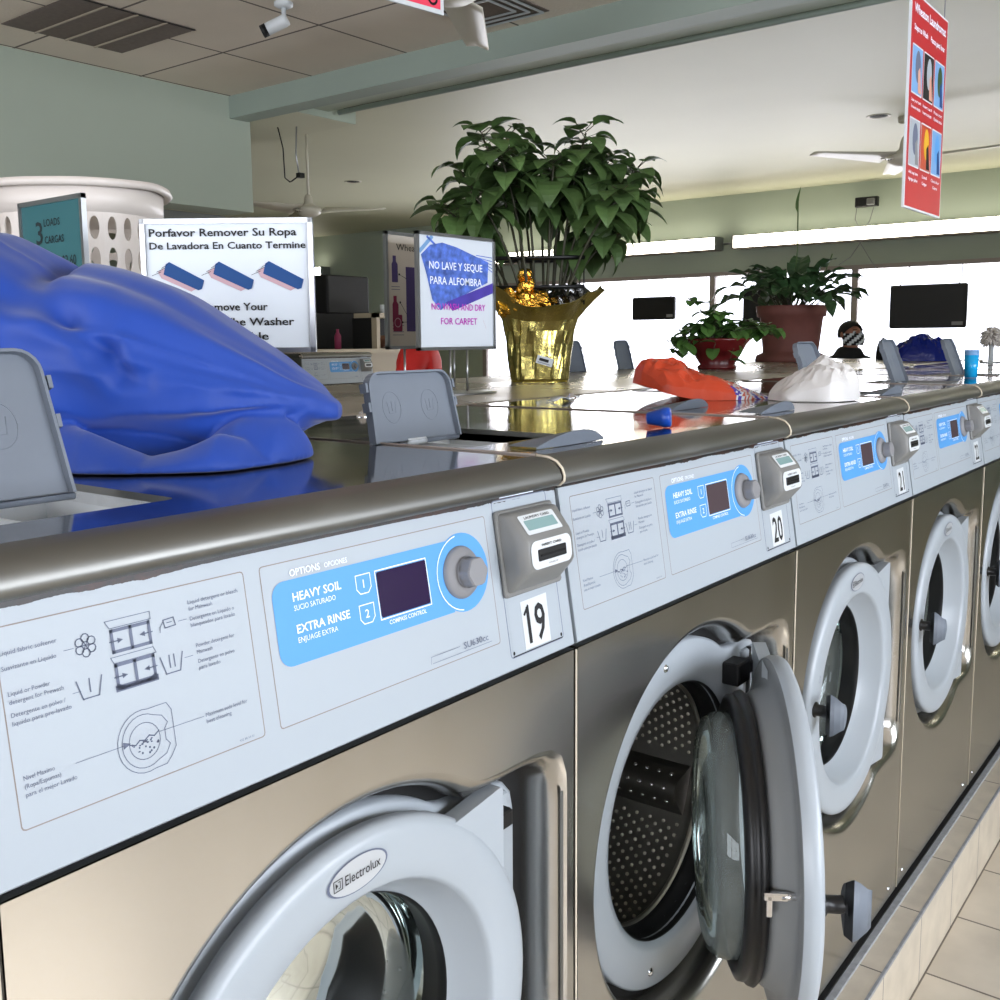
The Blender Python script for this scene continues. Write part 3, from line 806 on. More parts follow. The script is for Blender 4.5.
def door_frame():
    """fixed ring behind the door with the tub mouth"""
    g = G(); n = 96; y = 0.034
    out = dshape(0.252, 0.270, 0.200, n); inn = [(CX + 0.187 * Cc(2 * PI * k / n), CZ + 0.187 * S(2 * PI * k / n)) for k in range(n)]
    mid = [(CX + 0.200 * Cc(2 * PI * k / n), CZ + 0.200 * S(2 * PI * k / n)) for k in range(n)]
    rows = [(out, 0.052), (out, y + 0.003), ([(CX + (p[0] - CX) * .985, CZ + (p[1] - CZ) * .985) for p in out], y), (mid, y), (inn, y + 0.005), (inn, y + 0.03)]
    vs = []; fs = []
    for o, yy in rows: vs += [(p[0], yy, p[1]) for p in o]
    for j in range(len(rows) - 1):
        for k in range(n): fs.append((j * n + k, j * n + (k + 1) % n, (j + 1) * n + (k + 1) % n, (j + 1) * n + k))
    g.add(vs, fs, 'shell', True)
    for a in (101, 250):
        T = frame_T((CX + 0.228 * Cc(math.radians(a)), y, CZ + 0.228 * S(math.radians(a))), (1, 0, 0), (0, 0, 1))
        g.lathe([(0, 0.003), (0.004, 0.0025), (0.006, 0.0)], 'chrome', 14, T)
    # backing behind the frame
    bo = dshape(0.265, 0.305, 0.209, n)
    vs = [(p[0], 0.051, p[1]) for p in bo] + [(p[0], 0.051, p[1]) for p in inn]
    g.add(vs, [(k, (k + 1) % n, n + (k + 1) % n, n + k) for k in range(n)], 'gap')
    return g
def hinge():
    g = G()
    g.box((HX - 0.115, 0.006, CZ + 0.150), (HX - 0.072, 0.036, CZ + 0.185), 'black', None, 0.004)
    g.box((HX - 0.085, 0.008, CZ + 0.158), (HX - 0.02, 0.024, CZ + 0.178), 'black', None, 0.004)
    g.tube([(HX - 0.030, 0.028, CZ - 0.19), (HX - 0.030, 0.028, CZ + 0.19)], 0.004, 'black', 12)
    for sg in (1, -1): g.box((HX - 0.05, 0.026, CZ + sg * 0.168 - .02), (HX - 0.006, 0.038, CZ + sg * 0.168 + .02), 'shell', None, 0.004)
    return g
def tub_gasket():
    g = G(); off = (CX, CZ)
    y_lathe(g, [(0.187, 0.040), (0.184, 0.044), (0.188, 0.052), (0.184, 0.056), (0.187, 0.064), (0.178, 0.070), (0.181, 0.082)], 'black', 64, off)
    y_lathe(g, [(0.181, 0.0815), (0.178, 0.084), (0.178, 0.089), (0.186, 0.091)], 'dimple', 64, off)
    return g
def drum_mesh():
    g = G(); off = (CX, CZ); R = 0.235
    y_lathe(g, [(0.184, 0.090), (0.200, 0.094), (0.222, 0.104), (R, 0.125), (R, 0.42), (0.22, 0.44), (0.0, 0.45)], 'drum', 64, off)
    T0 = Matrix.Translation((CX, 0, CZ)) @ Matrix.Rotation(-PI / 2, 4, 'X')
    for i in range(3):   # lifters
        a = math.radians(20 + 120 * i)
        T = T0 @ Matrix.Rotation(a, 4, 'Z')
        g.prism([(R + 0.002, -0.045), (R - 0.02, -0.03), (R - 0.045, -0.014), (R - 0.05, 0.0), (R - 0.045, 0.014), (R - 0.02, 0.03), (R + 0.002, 0.045)], 'z', 0.13, 0.43, 'drum', T, True)
        for q in range(12):
            for w in (-0.02, 0.0, 0.02):
                zz = 0.15 + q * 0.023; g.ball((R - 0.030 if w else R - 0.0505, w * 1.1, zz), 0.0042, 'chrome', 6, T)
    na = 84
    for j in range(22):
        yy = 0.135 + j * 0.0128
        for k in range(na):
            a = 2 * PI * (k + 0.5 * (j % 2)) / na
            dd = min(abs((math.degrees(a) - (q)) % 360) for q in (-20, -140, -260)); dd = min(abs(((math.degrees(a) - q + 180) % 360) - 180) for q in (-20, -140, -260))
            if dd < 14: continue
            c = (CX + (R - 0.0005) * Cc(a), yy, CZ + (R - 0.0012) * S(a))
            # T0 maps local y to -z, keep it simple: place directly
            g.ball(c, 0.0033, 'dimple', 6)
    for r, cnt in ((0.03, 8), (0.06, 16), (0.09, 24), (0.12, 32), (0.15, 40), (0.18, 48), (0.205, 54)):
        for k in range(cnt):
            a = 2 * PI * k / cnt; g.ball((CX + r * Cc(a), 0.448, CZ + r * S(a)), 0.0035, 'dimple', 6)
    return g

LIDS = {   # hinge y, centre x, width, height, lean back (rad)
    19: (0.232, 0.110, 0.185, 0.135, 0.33), 20: (0.300, 0.070, 0.172, 0.094, 0.20),
    22: (0.250, 0.105, 0.135, 0.128, 0.36), 23: (0.255, 0.095, 0.135, 0.130, 0.36), 24: (0.255, 0.095, 0.135, 0.130, 0.36)}
def make_washer(num, x0, label, open_door=0.0, yoff=0.0, z0=BZ, full=True):
    root = empty('washing_machine', (x0, yoff, z0), label, 'washing machine', None)
    link('cabinet', cached('cabinet', cabinet_hollow), root)
    link('front_panel', cached('front_panel', steel_front), root)
    lid = LIDS.get(num)
    hole = (0.020, 0.237, 0.125, 0.345) if lid else None
    if num == 20: hole = (0.020, 0.237, 0.175, 0.385)
    link('top_panel', cached('top_panel' + str(hole), lambda: top_panel(hole)), root)
    link('seam_bead', cached('bead', bead), root)
    cp = link('control_panel', cached('control_panel', control_panel), root)
    link('label_sheets', cached('panel_sheets', panel_sheets), cp)
    link('instruction_print', cached('instruct', instruct_print), cp)
    link('option_film', cached('option_film', option_film), cp, label='sky blue option label')
    link('option_print', cached('option_print', option_print), cp)
    link('display', cached('disp%d' % (num > 19), display('screen' if num == 19 else 'screen2')), cp)
    link('control_knob', cached('knob', knob_mesh), cp)
    cr = link('card_reader', cached('reader', reader_body), root)
    link('reader_label', cached('reader_face', reader_face), cr); link('card_slot', cached('reader_slot', reader_slot), cr)
    if num:
        ns = link('number_plate', cached('num%d' % num, number_sheet(str(num))), root, label='plate reading %d' % num)
        link('white_sticker', cached('sticker', sticker_back), ns)
    fr = link('door_frame', cached('door_frame', door_frame), root); link('hinge', cached('hinge', hinge), fr)
    link('tub_gasket', cached('tub_gasket', tub_gasket), fr)
    link('drum', cached('drum', drum_mesh), root)
    d = link('door', cached('door', door_shell), root, (HX + 0.001, 0.020, -0.008) if open_door else (HX, 0.0, 0.0), open_door)
    link('door_back', cached('door_back', door_back), d); link('door_gasket', cached('door_gasket', door_gasket), d)
    link('glass_bowl', cached('bowl', door_bowl), d); link('door_handle', cached('handle', door_handle), d)
    link('latch', cached('latch', door_latch), d); link('badge', cached('badge', door_badge()), d)
    link('symbol_print', cached('marks', door_marks), d)
    if lid:
        hy, cx, w, h, lean = lid
        link('soap_tray', cached('tray%s' % (hole,), lambda: soap_tray(hole[2] - .003, hole[3] + .003, hole[0] - .003, hole[1] + .003)), root)
        o = link('soap_lid', cached('lid%.3f%.3f' % (w, h), lambda: lid_mesh(w, h)), root, (cx, hy, H + 0.214)); o.rotation_euler = (-lean, 0, 0)
    if num in (20, 21, 22):
        link('soap_flap', cached('flap', lambda: flap_mesh(0.155, 0.045, 0.017)), root, (0.128, 0.090, H + 0.2145))
    if num == 21:
        link('soap_flap', cached('flap', lambda: flap_mesh(0.155, 0.045, 0.017)), root, (0.125, 0.262, H + 0.2145))
    return root

info = {
 19: 'stainless front loading washing machine numbered 19, under the big blue cloth bag',
 20: 'stainless washing machine numbered 20 with its round door standing open',
 21: 'stainless washing machine numbered 21, door shut, white plastic bag on its top',
 22: 'stainless washing machine numbered 22 with soap lid raised, third after number 19',
 23: 'washing machine numbered 23 at the right edge, door half cut by the frame',
 24: 'washing machine beyond number 23, seen by its steel top and raised soap lid',
 25: 'washing machine two beyond number 23, seen only by its flat steel top',
 26: 'farthest washing machine of the front row, under the grey mop head'}
for k, num in enumerate(range(19, 27)):
    make_washer(num, (k - 1) * W, info[num], math.radians(32) if num == 20 else 0.0)
make_washer(0, 3.71, 'grey faced washing machine across the far aisle, under the beige ledge', 0.0, 4.6, 0.235)

# back row: plain-topped washers back to back with the front row
def back_washer():
    g = G(); g.box((0.004, 0.745, 0.0), (0.666, 1.735, H + 0.195), 'steel_cap'); return g
def back_top():
    g = G(); pr = [(0.735, H + 0.19), (0.735, H + 0.209), (0.745, H + 0.2135), (1.72, H + 0.2135), (1.745, H + 0.210), (1.757, H + 0.200), (1.76, H + 0.185)]
    n = len(pr); vs = [(0.003, *p) for p in pr] + [(0.667, *p) for p in pr]
    g.add(vs, [(k, n + k, n + k + 1, k + 1) for k in range(n - 1)], 'laminate', False)
    g.prism(pr, 'x', 0.003, 0.004, 'laminate'); g.prism(pr, 'x', 0.667, 0.666, 'laminate')
    return g
blab = ['left end under the laundry basket', 'second from the left, under the folded trouser notice', 'under the carpet notice', 'under the gold wrapped plant',
        'just right of the gold wrapped plant', 'under the wine red ivy pot', 'between the ivy pot and the terracotta pot', 'under the terracotta pot', 'under the shiny blue laundry bag']
for k in range(9):
    r = empty('back_row_washer', ((k - 1) * W, 0, BZ), 'pale topped back row washer, ' + blab[k], 'washing machine', None)
    link('cabinet', cached('back_cab', back_washer), r); link('top_panel', cached('back_top', back_top), r)
    if k in (4, 5):
        o = link('soap_lid', cached('lid_back', lambda: lid_mesh(0.12, 0.13)), r, (0.55 if k == 4 else 0.27, 1.66, H + 0.214)); o.rotation_euler = (0.5, 0, PI)
        o.rotation_euler = (-0.25, 0, 0)

# ------------------------------------------------------------------ framed notices
def notice(name, label, x, y, z, w, h, rotz, paint, post_z=1.3135, cat='sign', posts=(0.36, 0.64), mpaper='paper', t=0.010, base=0.13):
    """frame in local xz plane, front towards -y; origin at the foot"""
    root = empty(name, (x, y, post_z), label, cat, None, rotz)
    z0 = z - post_z
    g = G(); f = 0.008
    for a, b in (((-w / 2, -t / 2, z0), (-w / 2 + f, t / 2, z0 + h)), ((w / 2 - f, -t / 2, z0), (w / 2, t / 2, z0 + h)),
                 ((-w / 2, -t / 2, z0), (w / 2, t / 2, z0 + f)), ((-w / 2, -t / 2, z0 + h - f), (w / 2, t / 2, z0 + h))): g.box(a, b, 'silver')
    g.build('frame', root)
    g = G(); g.box((-w / 2 + f, -0.001, z0 + f), (w / 2 - f, 0.001, z0 + h - f), mpaper); g.build('poster', root)
    g = G(frame_T((0, -0.0015, z0), (1, 0, 0), (0, 0, 1))); paint(g, w, h); g.build('poster_print', root)
    g = G()
    for p in posts: g.tube([(-w / 2 + w * p, 0.0, 0.003), (-w / 2 + w * p, 0.0, z0 + 0.002)], 0.003, 'silver', 8)
    g.build('posts', root)
    g = G(); g.lathe([(0, 0.006), (base * 0.9, 0.005), (base, 0.003), (base, 0.0), (0, 0.0)], 'silver', 32, Matrix.Scale(0.6, 4, (0, 1, 0))); g.build('base', root)
    return root
def fold(g, x, y, s):
    g.flat([(x - .035 * s, y + .006 * s), (x - .024 * s, y + .012 * s), (x + .030 * s, y - .020 * s), (x + .018 * s, y - .026 * s), (x - .03 * s, y - .004 * s)], 'pinkgrey', 0.0006)
    g.flat([(x - .022 * s, y + .018 * s), (x - .016 * s, y + .022 * s), (x + .040 * s, y - .008 * s), (x + .036 * s, y - .022 * s), (x + .030 * s, y - .024 * s), (x - .026 * s, y + .002 * s)], 'denim', 0.001)
    for q in (0, 1, 2): g.line([(x - (.045 - .008 * q) * s, y + (.000 + .006 * q) * s), (x - (.030 - .006 * q) * s, y + (.006 + .006 * q) * s)], 0.0007, 'inkblack', 0.001)
def paint1(g, w, h):
    g.text('Porfavor Remover Su Ropa', -0.124, h - 0.0275, 0.0125, 'inkblack', 0.236, 0.001, bold=0.018)
    g.text('De Lavadora En Cuanto Termine', -0.124, h - 0.0475, 0.0112, 'inkblack', 0.250, 0.001, bold=0.018)
    for x in (-0.078, 0.002, 0.082): fold(g, x, h - 0.089, 0.98)
    g.text('Remove Your', 0.009, 0.068, 0.0125, 'inkblack', 0.106, 0.001, align='c', bold=0.018)
    g.text('Clothes In The Washer', -0.002, 0.044, 0.0125, 'inkblack', 0.212, 0.001, align='c', bold=0.018)
    g.text('If Possible', 0.012, 0.021, 0.0125, 'inkblack', 0.100, 0.001, align='c', bold=0.018)
notice('folded_trousers_notice', 'white notice with three folded jeans and black lettering in a silver frame', 0.1010, 0.7300, 1.430, 0.276, 0.213, math.atan2(0.608 - 0.823, 0.172 - 0.007), paint1)
def paint2(g, w, h):
    f = 0.009
    g.flat([(-w / 2 + .016, h - .055), (-w / 2 + .05, h - .030), (-w / 2 + .095, h - .022), (-w / 2 + .150, h - .030), (w / 2 - .026, h - .060), (w / 2 - .030, h - .112), (-w / 2 + .12, h - .165), (-w / 2 + .085, h - .185), (-w / 2 + .055, h - .160), (-w / 2 + .035, h - .10)], 'rug', 0.0004)
    g.flat([(w / 2 - f, h - .112), (w / 2 - f, h - .138), (-w / 2 + .13, h - .186), (-w / 2 + .105, h - .165)], 'rug2', 0.0007)
    g.line([(-w / 2 + .014, h - .045), (-w / 2 + .055, h - .012)], 0.010, 'lightblue', 0.0005); g.line([(-w / 2 + .04, h - .012), (-w / 2 + .07, h - .03)], 0.006, 'rug', 0.0006)
    for q in range(5): g.line([(w / 2 - .075 + .008 * q, h - .045 - .006 * q), (w / 2 - f - .002, h - .048 - .009 * q)], 0.002, 'rug', 0.0005)
    g.text('NO LAVE Y SEQUE', -0.004, h - .086, 0.019, 'textwhite', 0.205, 0.0012, align='c', bold=0.012)
    g.text('PARA ALFOMBRA', -0.004, h - .122, 0.019, 'textwhite', 0.200, 0.0012, align='c', bold=0.012)
    g.text('NO WASH AND DRY', 0.005, h - .184, 0.017, 'magenta', 0.210, 0.0012, align='c', bold=0.008)
    g.text('FOR CARPET', 0.005, h - .219, 0.017, 'magenta', 0.142, 0.0012, align='c', bold=0.008)
    g.line([(w / 2 - .05, .075), (w / 2 - .038, .052)], 0.0006, 'pinkgrey', 0.001)
notice('carpet_notice', 'silver framed notice with blue rug picture and white and magenta lettering', 1.024, 1.02, 1.423, 0.302, 0.282, 0.0, paint2, posts=(0.40, 0.62), base=0.125)
def paint3(g, w, h):
    g.text('Wheaton Laundromat', -w / 2 + .040, h - .045, 0.017, 'inkblack', 0.26, 0.001, bold=0.0)
    for x, y, m in ((-w / 2 + .022, h - .125, 'bottlepurple'), (-w / 2 + .022, h - .225, 'bottlered')):
        g.flat([(x, y), (x + .022, y), (x + .022, y + .045), (x + .016, y + .052), (x + .016, y + .066), (x + .004, y + .066), (x + .004, y + .052), (x, y + .045)], m, 0.001)
    g.flat(rrect(-w / 2 + .040, h - .227, .034, .042, .003, 2), 'bottlered', 0.0013); g.line(ellipse(-w / 2 + .040, h - .226, .011, .011, 18), .002, 'pinkgrey', .0016, closed=True)
    g.box((-w / 2 + .075, .045, 0), (-w / 2 + .115, h - .085, .001), 'bottlepurple')
    for a, b in (((-.048, -.105), (-.075, -.115)), ((-.050, -.175), (-.078, -.21)), ((-.058, -.225), (-.078, -.224))):
        g.line([(-w / 2 - a[0] , h + a[1]), (-w / 2 - b[0], h + b[1])], .0012, 'inkblack', .0016); g.flat(ellipse(-w / 2 - a[0], h + a[1], .003, .003, 8), 'inkblack', .0017)
    for q, y in enumerate((.060, .052, .044, .036)): g.line([(-w / 2 + .022, y), (-w / 2 + (.062 if q != 1 else .045), y)], .0014, 'ink', .001)
    for y in (h - .136, h - .143): g.line([(-w / 2 + .02, y), (-w / 2 + .05, y)], .0014, 'ink', .001)
notice('bottle_chart_notice', 'silver framed aged poster with small bottle pictures, half behind the carpet notice', 1.074, 1.17, 1.426, 0.30, 0.293, 0.0, paint3, posts=(0.22, 0.88), base=0.08, mpaper='papery')
def paint4(g, w, h):
    g.flat([(-w / 2 + .008, .008), (w / 2 - .008, .008), (w / 2 - .008, h - .008), (-w / 2 + .008, h - .008)], 'teal', 0.0003)
    g.text('3', -0.050, h - .075, .040, 'tealink', .022, .001, bold=.01)
    g.text('LOADS', -.022, h - .046, .013, 'tealink', .052, .001, bold=.012); g.text('CARGAS', -.022, h - .075, .013, 'tealink', .062, .001, bold=.012)
    g.text('1 lbs', -.070, h - .115, .010, 'tealink', .032, .001); g.text('$3.60', .03, h - .115, .018, 'tealink', .045, .001, bold=.012)
    g.text('25 lbs', -.062, h - .140, .010, 'tealink', .034, .001); g.text('$4.25', .03, h - .140, .014, 'bottlered', .040, .001, bold=.012)
notice('price_notice', 'dark teal price notice reading 3 LOADS CARGAS in a silver frame', 0.0, 1.0745, 1.42, 0.207, 0.275, -PI / 2, paint4, base=0.07, t=0.009)

# ------------------------------------------------------------------ blue cloth bag
def blue_bag():
    g = G(); r_ = Vector((0.613, -0.79, 0)); f_ = Vector((0.79, 0.613, 0)); ctr = Vector((-0.262, 0.455, 0))
    T = Matrix.Identity(4)
    for i in range(3): T[i][0] = r_[i]; T[i][1] = f_[i]; T[i][2] = (0, 0, 1)[i]; T[i][3] = ctr[i]
    def cur(tab, u):
        if u <= tab[0][0]: return tab[0][1]
        for (a, c), (b_, d) in zip(tab, tab[1:]):
            if u <= b_:
                t = (u - a) / (b_ - a); return c + (d - c) * t
        return tab[-1][1]
    top = [(-.34, .08), (-.30, .19), (-.24, .25), (-.20, .268), (-.154, .266), (-.107, .239), (-.083, .219), (-.070, .214), (-.050, .222), (-.006, .216), (.065, .192), (.112, .161), (.171, .122), (.215, .088), (.236, .070), (.246, .055)]
    bot = [(-.34, 0.0), (-.04, 0.0), (.0, .020), (.05, .006), (.10, .010), (.14, .018), (.19, .022), (.246, .040)]
    wid = [(-.34, .04), (-.30, .11), (-.22, .155), (-.10, .170), (.0, .165), (.10, .14), (.18, .10), (.225, .055), (.246, .012)]
    def seg(px, pz, a, b):
        ax, az = a; bx, bz = b; L2 = (bx - ax) ** 2 + (bz - az) ** 2; t = max(0, min(1, ((px - ax) * (bx - ax) + (pz - az) * (bz - az)) / L2))
        return math.hypot(px - ax - t * (bx - ax), pz - az - t * (bz - az)), t
    nu, nt = 170, 150; vs = []
    for i in range(nu + 1):
        u = -.34 + .586 * i / nu
        h1 = sum(cur(top, u + d) for d in (-.010, 0, .010)) / 3; h0 = sum(cur(bot, u + d) for d in (-.015, 0, .015)) / 3; w = sum(cur(wid, u + d) for d in (-.012, 0, .012)) / 3
        zc, hz = (h0 + h1) / 2, (h1 - h0) / 2; wc = 0.02 - .05 * max(0, u)
        for k in range(nt):
            a = 2 * PI * k / nt; c, s_ = Cc(a), S(a)
            y = wc + w * math.copysign(abs(c) ** 0.75, c); z = zc + hz * math.copysign(abs(s_) ** 0.85, s_)
            n = Vector((0, c / max(w, .02), s_ / max(hz, .02))).normalized()
            e = min(1, w / .08); front = c < 0.2
            ph = math.atan2(z - .062, .262 - u); rr = math.hypot(z - .062, .262 - u)
            d = 0.0
            d += (.009 * noise.noise(Vector((ph * 9.0 + 3 * c, rr * 3, 2.2))) + .009 * ((1 - abs(noise.noise(Vector((ph * 6.0 + 2 * c + 9, rr * 2, 4.2))))) ** 5 - .4)) * min(1, rr / .1)
            d += .010 * noise.noise(Vector((u * 6 + 2 * z, y * 6, z * 5)))
            if front:
                for A, B, am, sg, p in (((-.068, .215), (-.02, .165), -.013, .010, 0), ((-.02, .165), (.0235, .128), -.014, .009, 0), ((.0235, .128), (.039, .097), -.015, .008, 0), ((.039, .097), (.062, .092), -.012, .007, 0),
                                        ((.035, .150), (.052, .112), .007, .010, 0), ((-.005, .120), (.022, .085), .009, .012, 0), ((.05, .080), (.123, .070), .008, .011, 0), ((.123, .070), (.19, .060), .006, .010, 0),
                                        ((.10, .050), (.21, .052), -.012, .009, 1), ((-.20, .24), (-.10, .06), .010, .022, 0), ((-.12, .22), (-.06, .10), -.006, .014, 0), ((.02, .19), (.16, .10), .004, .016, 0), ((.06, .125), (.20, .075), -.004, .010, 0)):
                    q, t = seg(u, z, A, B); d += .72 * am * math.exp(-(q / (1.45 * sg)) ** 2) * (t ** .5 if p else 1)
            d *= e; y += n.y * d; z += n.z * d
            vs.append((u, y, max(0.0005, z)))
    fs = [(i * nt + k, i * nt + (k + 1) % nt, (i + 1) * nt + (k + 1) % nt, (i + 1) * nt + k) for i in range(nu) for k in range(nt)]
    fs += [tuple(range(nt - 1, -1, -1)), tuple(nu * nt + k for k in range(nt))]
    g.add(vs, fs, 'cloth', True, T)
    # hem folds spread on the steel in front of the main mass
    def roll(pts, n2=40):
        """pts: (u, w, height, halfwidth) along the fold; a pinched, slightly pleated roll"""
        m = 70; vs = []; fs = []
        for i in range(m + 1):
            t = i / m * (len(pts) - 1); k = min(int(t), len(pts) - 2); q = t - k; q = q * q * (3 - 2 * q)
            u, w, h, hw = [pts[k][j] + (pts[k + 1][j] - pts[k][j]) * q for j in range(4)]
            end = math.sin(PI / 2 * min(1, i / 16, (m - i) / 16))
            for j in range(n2):
                a = 2 * PI * j / n2; c, s_ = Cc(a), S(a)
                y = w + hw * end * math.copysign(abs(c) ** .9, c); z = max(0, h * end * (s_ if s_ > 0 else 0.02 * s_)) ** 1.0
                z *= 1 + .16 * noise.noise(Vector((u * 16, a * 1.2, 5))); y += .004 * noise.noise(Vector((u * 22, a, 1)))
                if s_ > 0: z *= (1 - .35 * abs(c) ** 1.2)
                vs.append((u, y, max(.0004, z)))
        for i in range(m):
            for j in range(n2): fs.append((i * n2 + j, i * n2 + (j + 1) % n2, (i + 1) * n2 + (j + 1) % n2, (i + 1) * n2 + j))
        g.add(vs, fs, 'cloth', True, T)
    roll([(-.30, .02, .05, .10), (-.20, .0, .09, .14), (-.05, -.01, .09, .135), (.08, .0, .07, .11), (.20, .01, .03, .05)])
    roll([(-.10, -.05, .050, .06), (-.04, -.11, .050, .05), (.005, -.148, .042, .036), (.035, -.156, .030, .034), (.065, -.156, .018, .034), (.11, -.150, .016, .034)])
    roll([(.02, -.150, .006, .025), (.065, -.154, .014, .034), (.105, -.150, .024, .038), (.14, -.140, .036, .040), (.165, -.125, .026, .040), (.20, -.10, .018, .035)])
    roll([(.10, -.10, .030, .045), (.15, -.09, .046, .05), (.19, -.070, .050, .05), (.222, -.045, .044, .035)])
    o = g.build('cloth_laundry_bag', None, (0, 0, TOPZ + 0.001), 0, label='large royal blue cloth laundry bag slumped on the nearest washer', cat='bag')
    mod(o, 'REMESH', mode='VOXEL', voxel_size=0.0032, use_smooth_shade=True); mod(o, 'SMOOTH', factor=0.5, iterations=4)
    return o
blue_bag()

# ------------------------------------------------------------------ laundry basket
def basket():
    root = empty('laundry_basket', (0.236, 1.378, TOPZ + .003), 'tall white plastic laundry basket behind the teal price notice', 'basket', None, math.atan2(-0.79, 0.613))
    a0, b0, a1, b1, hh = 0.142, 0.155, 0.158, 0.170, 0.446
    def P(t, s, off=0.0):
        a = a0 + (a1 - a0) * s + off; b = b0 + (b1 - b0) * s + off
        c, s_ = Cc(t), S(t); e = 0.8
        return (a * math.copysign(abs(c) ** e, c), b * math.copysign(abs(s_) ** e, s_), hh * s)
    g = G(); nc, nr = 26, 6; n = 16
    for ci in range(nc):
        for ri in range(nr):
            s0 = 0.06 + 0.80 * ri / nr; s1 = 0.06 + 0.80 * (ri + 1) / nr; t0 = 2 * PI * ci / nc; t1 = 2 * PI * (ci + 1) / nc
            sq = []; ov = []
            for k in range(n):
                a = 2 * PI * k / n + PI / 4; c, s_ = Cc(a), S(a); m = max(abs(c), abs(s_))
                sq.append((0.5 + 0.5 * c / m, 0.5 + 0.5 * s_ / m)); ov.append((0.5 + 0.27 * c, 0.5 + 0.38 * s_))
            vs = [P(t0 + (t1 - t0) * p[0], s0 + (s1 - s0) * p[1]) for p in sq + ov]
            g.add(vs, [(k, (k + 1) % n, n + (k + 1) % n, n + k) for k in range(n)], 'basket', False)
    m = 56
    for s0, s1 in ((0.0, 0.06), (0.86, 0.985)):
        vs = [P(2 * PI * k / m, s) for s in (s0, s1) for k in range(m)]
        g.add(vs, [(k, (k + 1) % m, m + (k + 1) % m, m + k) for k in range(m)], 'basket', True)
    vs = [P(2 * PI * k / m, 0.0) for k in range(m)]; g.add(vs + [(0, 0, 0)], [(k, (k + 1) % m, m) for k in range(m)], 'basket')
    o = g.build('basket_wall', root); mod(o, 'SOLIDIFY', thickness=0.003)
    g = G(); rows = [(0.972, 0.0), (0.965, 0.012), (0.98, 0.018), (1.0, 0.014), (1.005, 0.0), (0.995, -0.006)]
    vs = []
    for s, off in rows:
        for k in range(m):
            p = P(2 * PI * k / m, s, off); vs.append((p[0], p[1], p[2] + 0.006 * (abs(Cc(2 * PI * k / m)) ** 8)))
    g.add(vs, [(j * m + k, j * m + (k + 1) % m, (j + 1) * m + (k + 1) % m, (j + 1) * m + k) for j in range(5) for k in range(m)], 'basket', True)
    o = g.build('rim', root); mod(o, 'SOLIDIFY', thickness=0.002)
basket()

# ------------------------------------------------------------------ plants
def leaf(g, base, d, up, L, Wd, m, droop=0.6, fold_=0.25, nl=6, shape='ovate', wav=0.0):
    d = Vector(d).normalized(); up = Vector(up); side = d.cross(up)
    if side.length < 1e-4: side = d.cross(Vector((1, 0, 0)))
    side.normalize(); nrm = side.cross(d).normalized()
    vs = []; p = Vector(base); dd = d.copy(); step = L / nl
    for i in range(nl + 1):
        t = i / nl
        if shape == 'ovate': w = Wd * (S(PI * t ** 0.62) ** 0.9) * (1 - 0.12 * t)
        elif shape == 'lance': w = Wd * S(PI * t ** 0.85) ** 0.8
        else: w = Wd * math.sqrt(max(0, 1 - (2 * t - 0.95) ** 2)) * (1 - 0.25 * t)
        if i == nl: w = Wd * 0.02
        if i == 0: w = Wd * 0.10
        f = fold_ * w + wav * S(i * 2.1) * w
        vs += [p - side * w / 2 + nrm * f, p - nrm * 0.0, p + side * w / 2 + nrm * f]
        ang = -droop / nl
        rot = Matrix.Rotation(ang, 3, side)
        dd = rot @ dd; nrm = side.cross(dd).normalized(); p = p + dd * step
    fs = []
    for i in range(nl): a = i * 3; fs += [(a, a + 1, a + 4, a + 3), (a + 1, a + 2, a + 5, a + 4)]
    g.add(vs, fs, m, False)

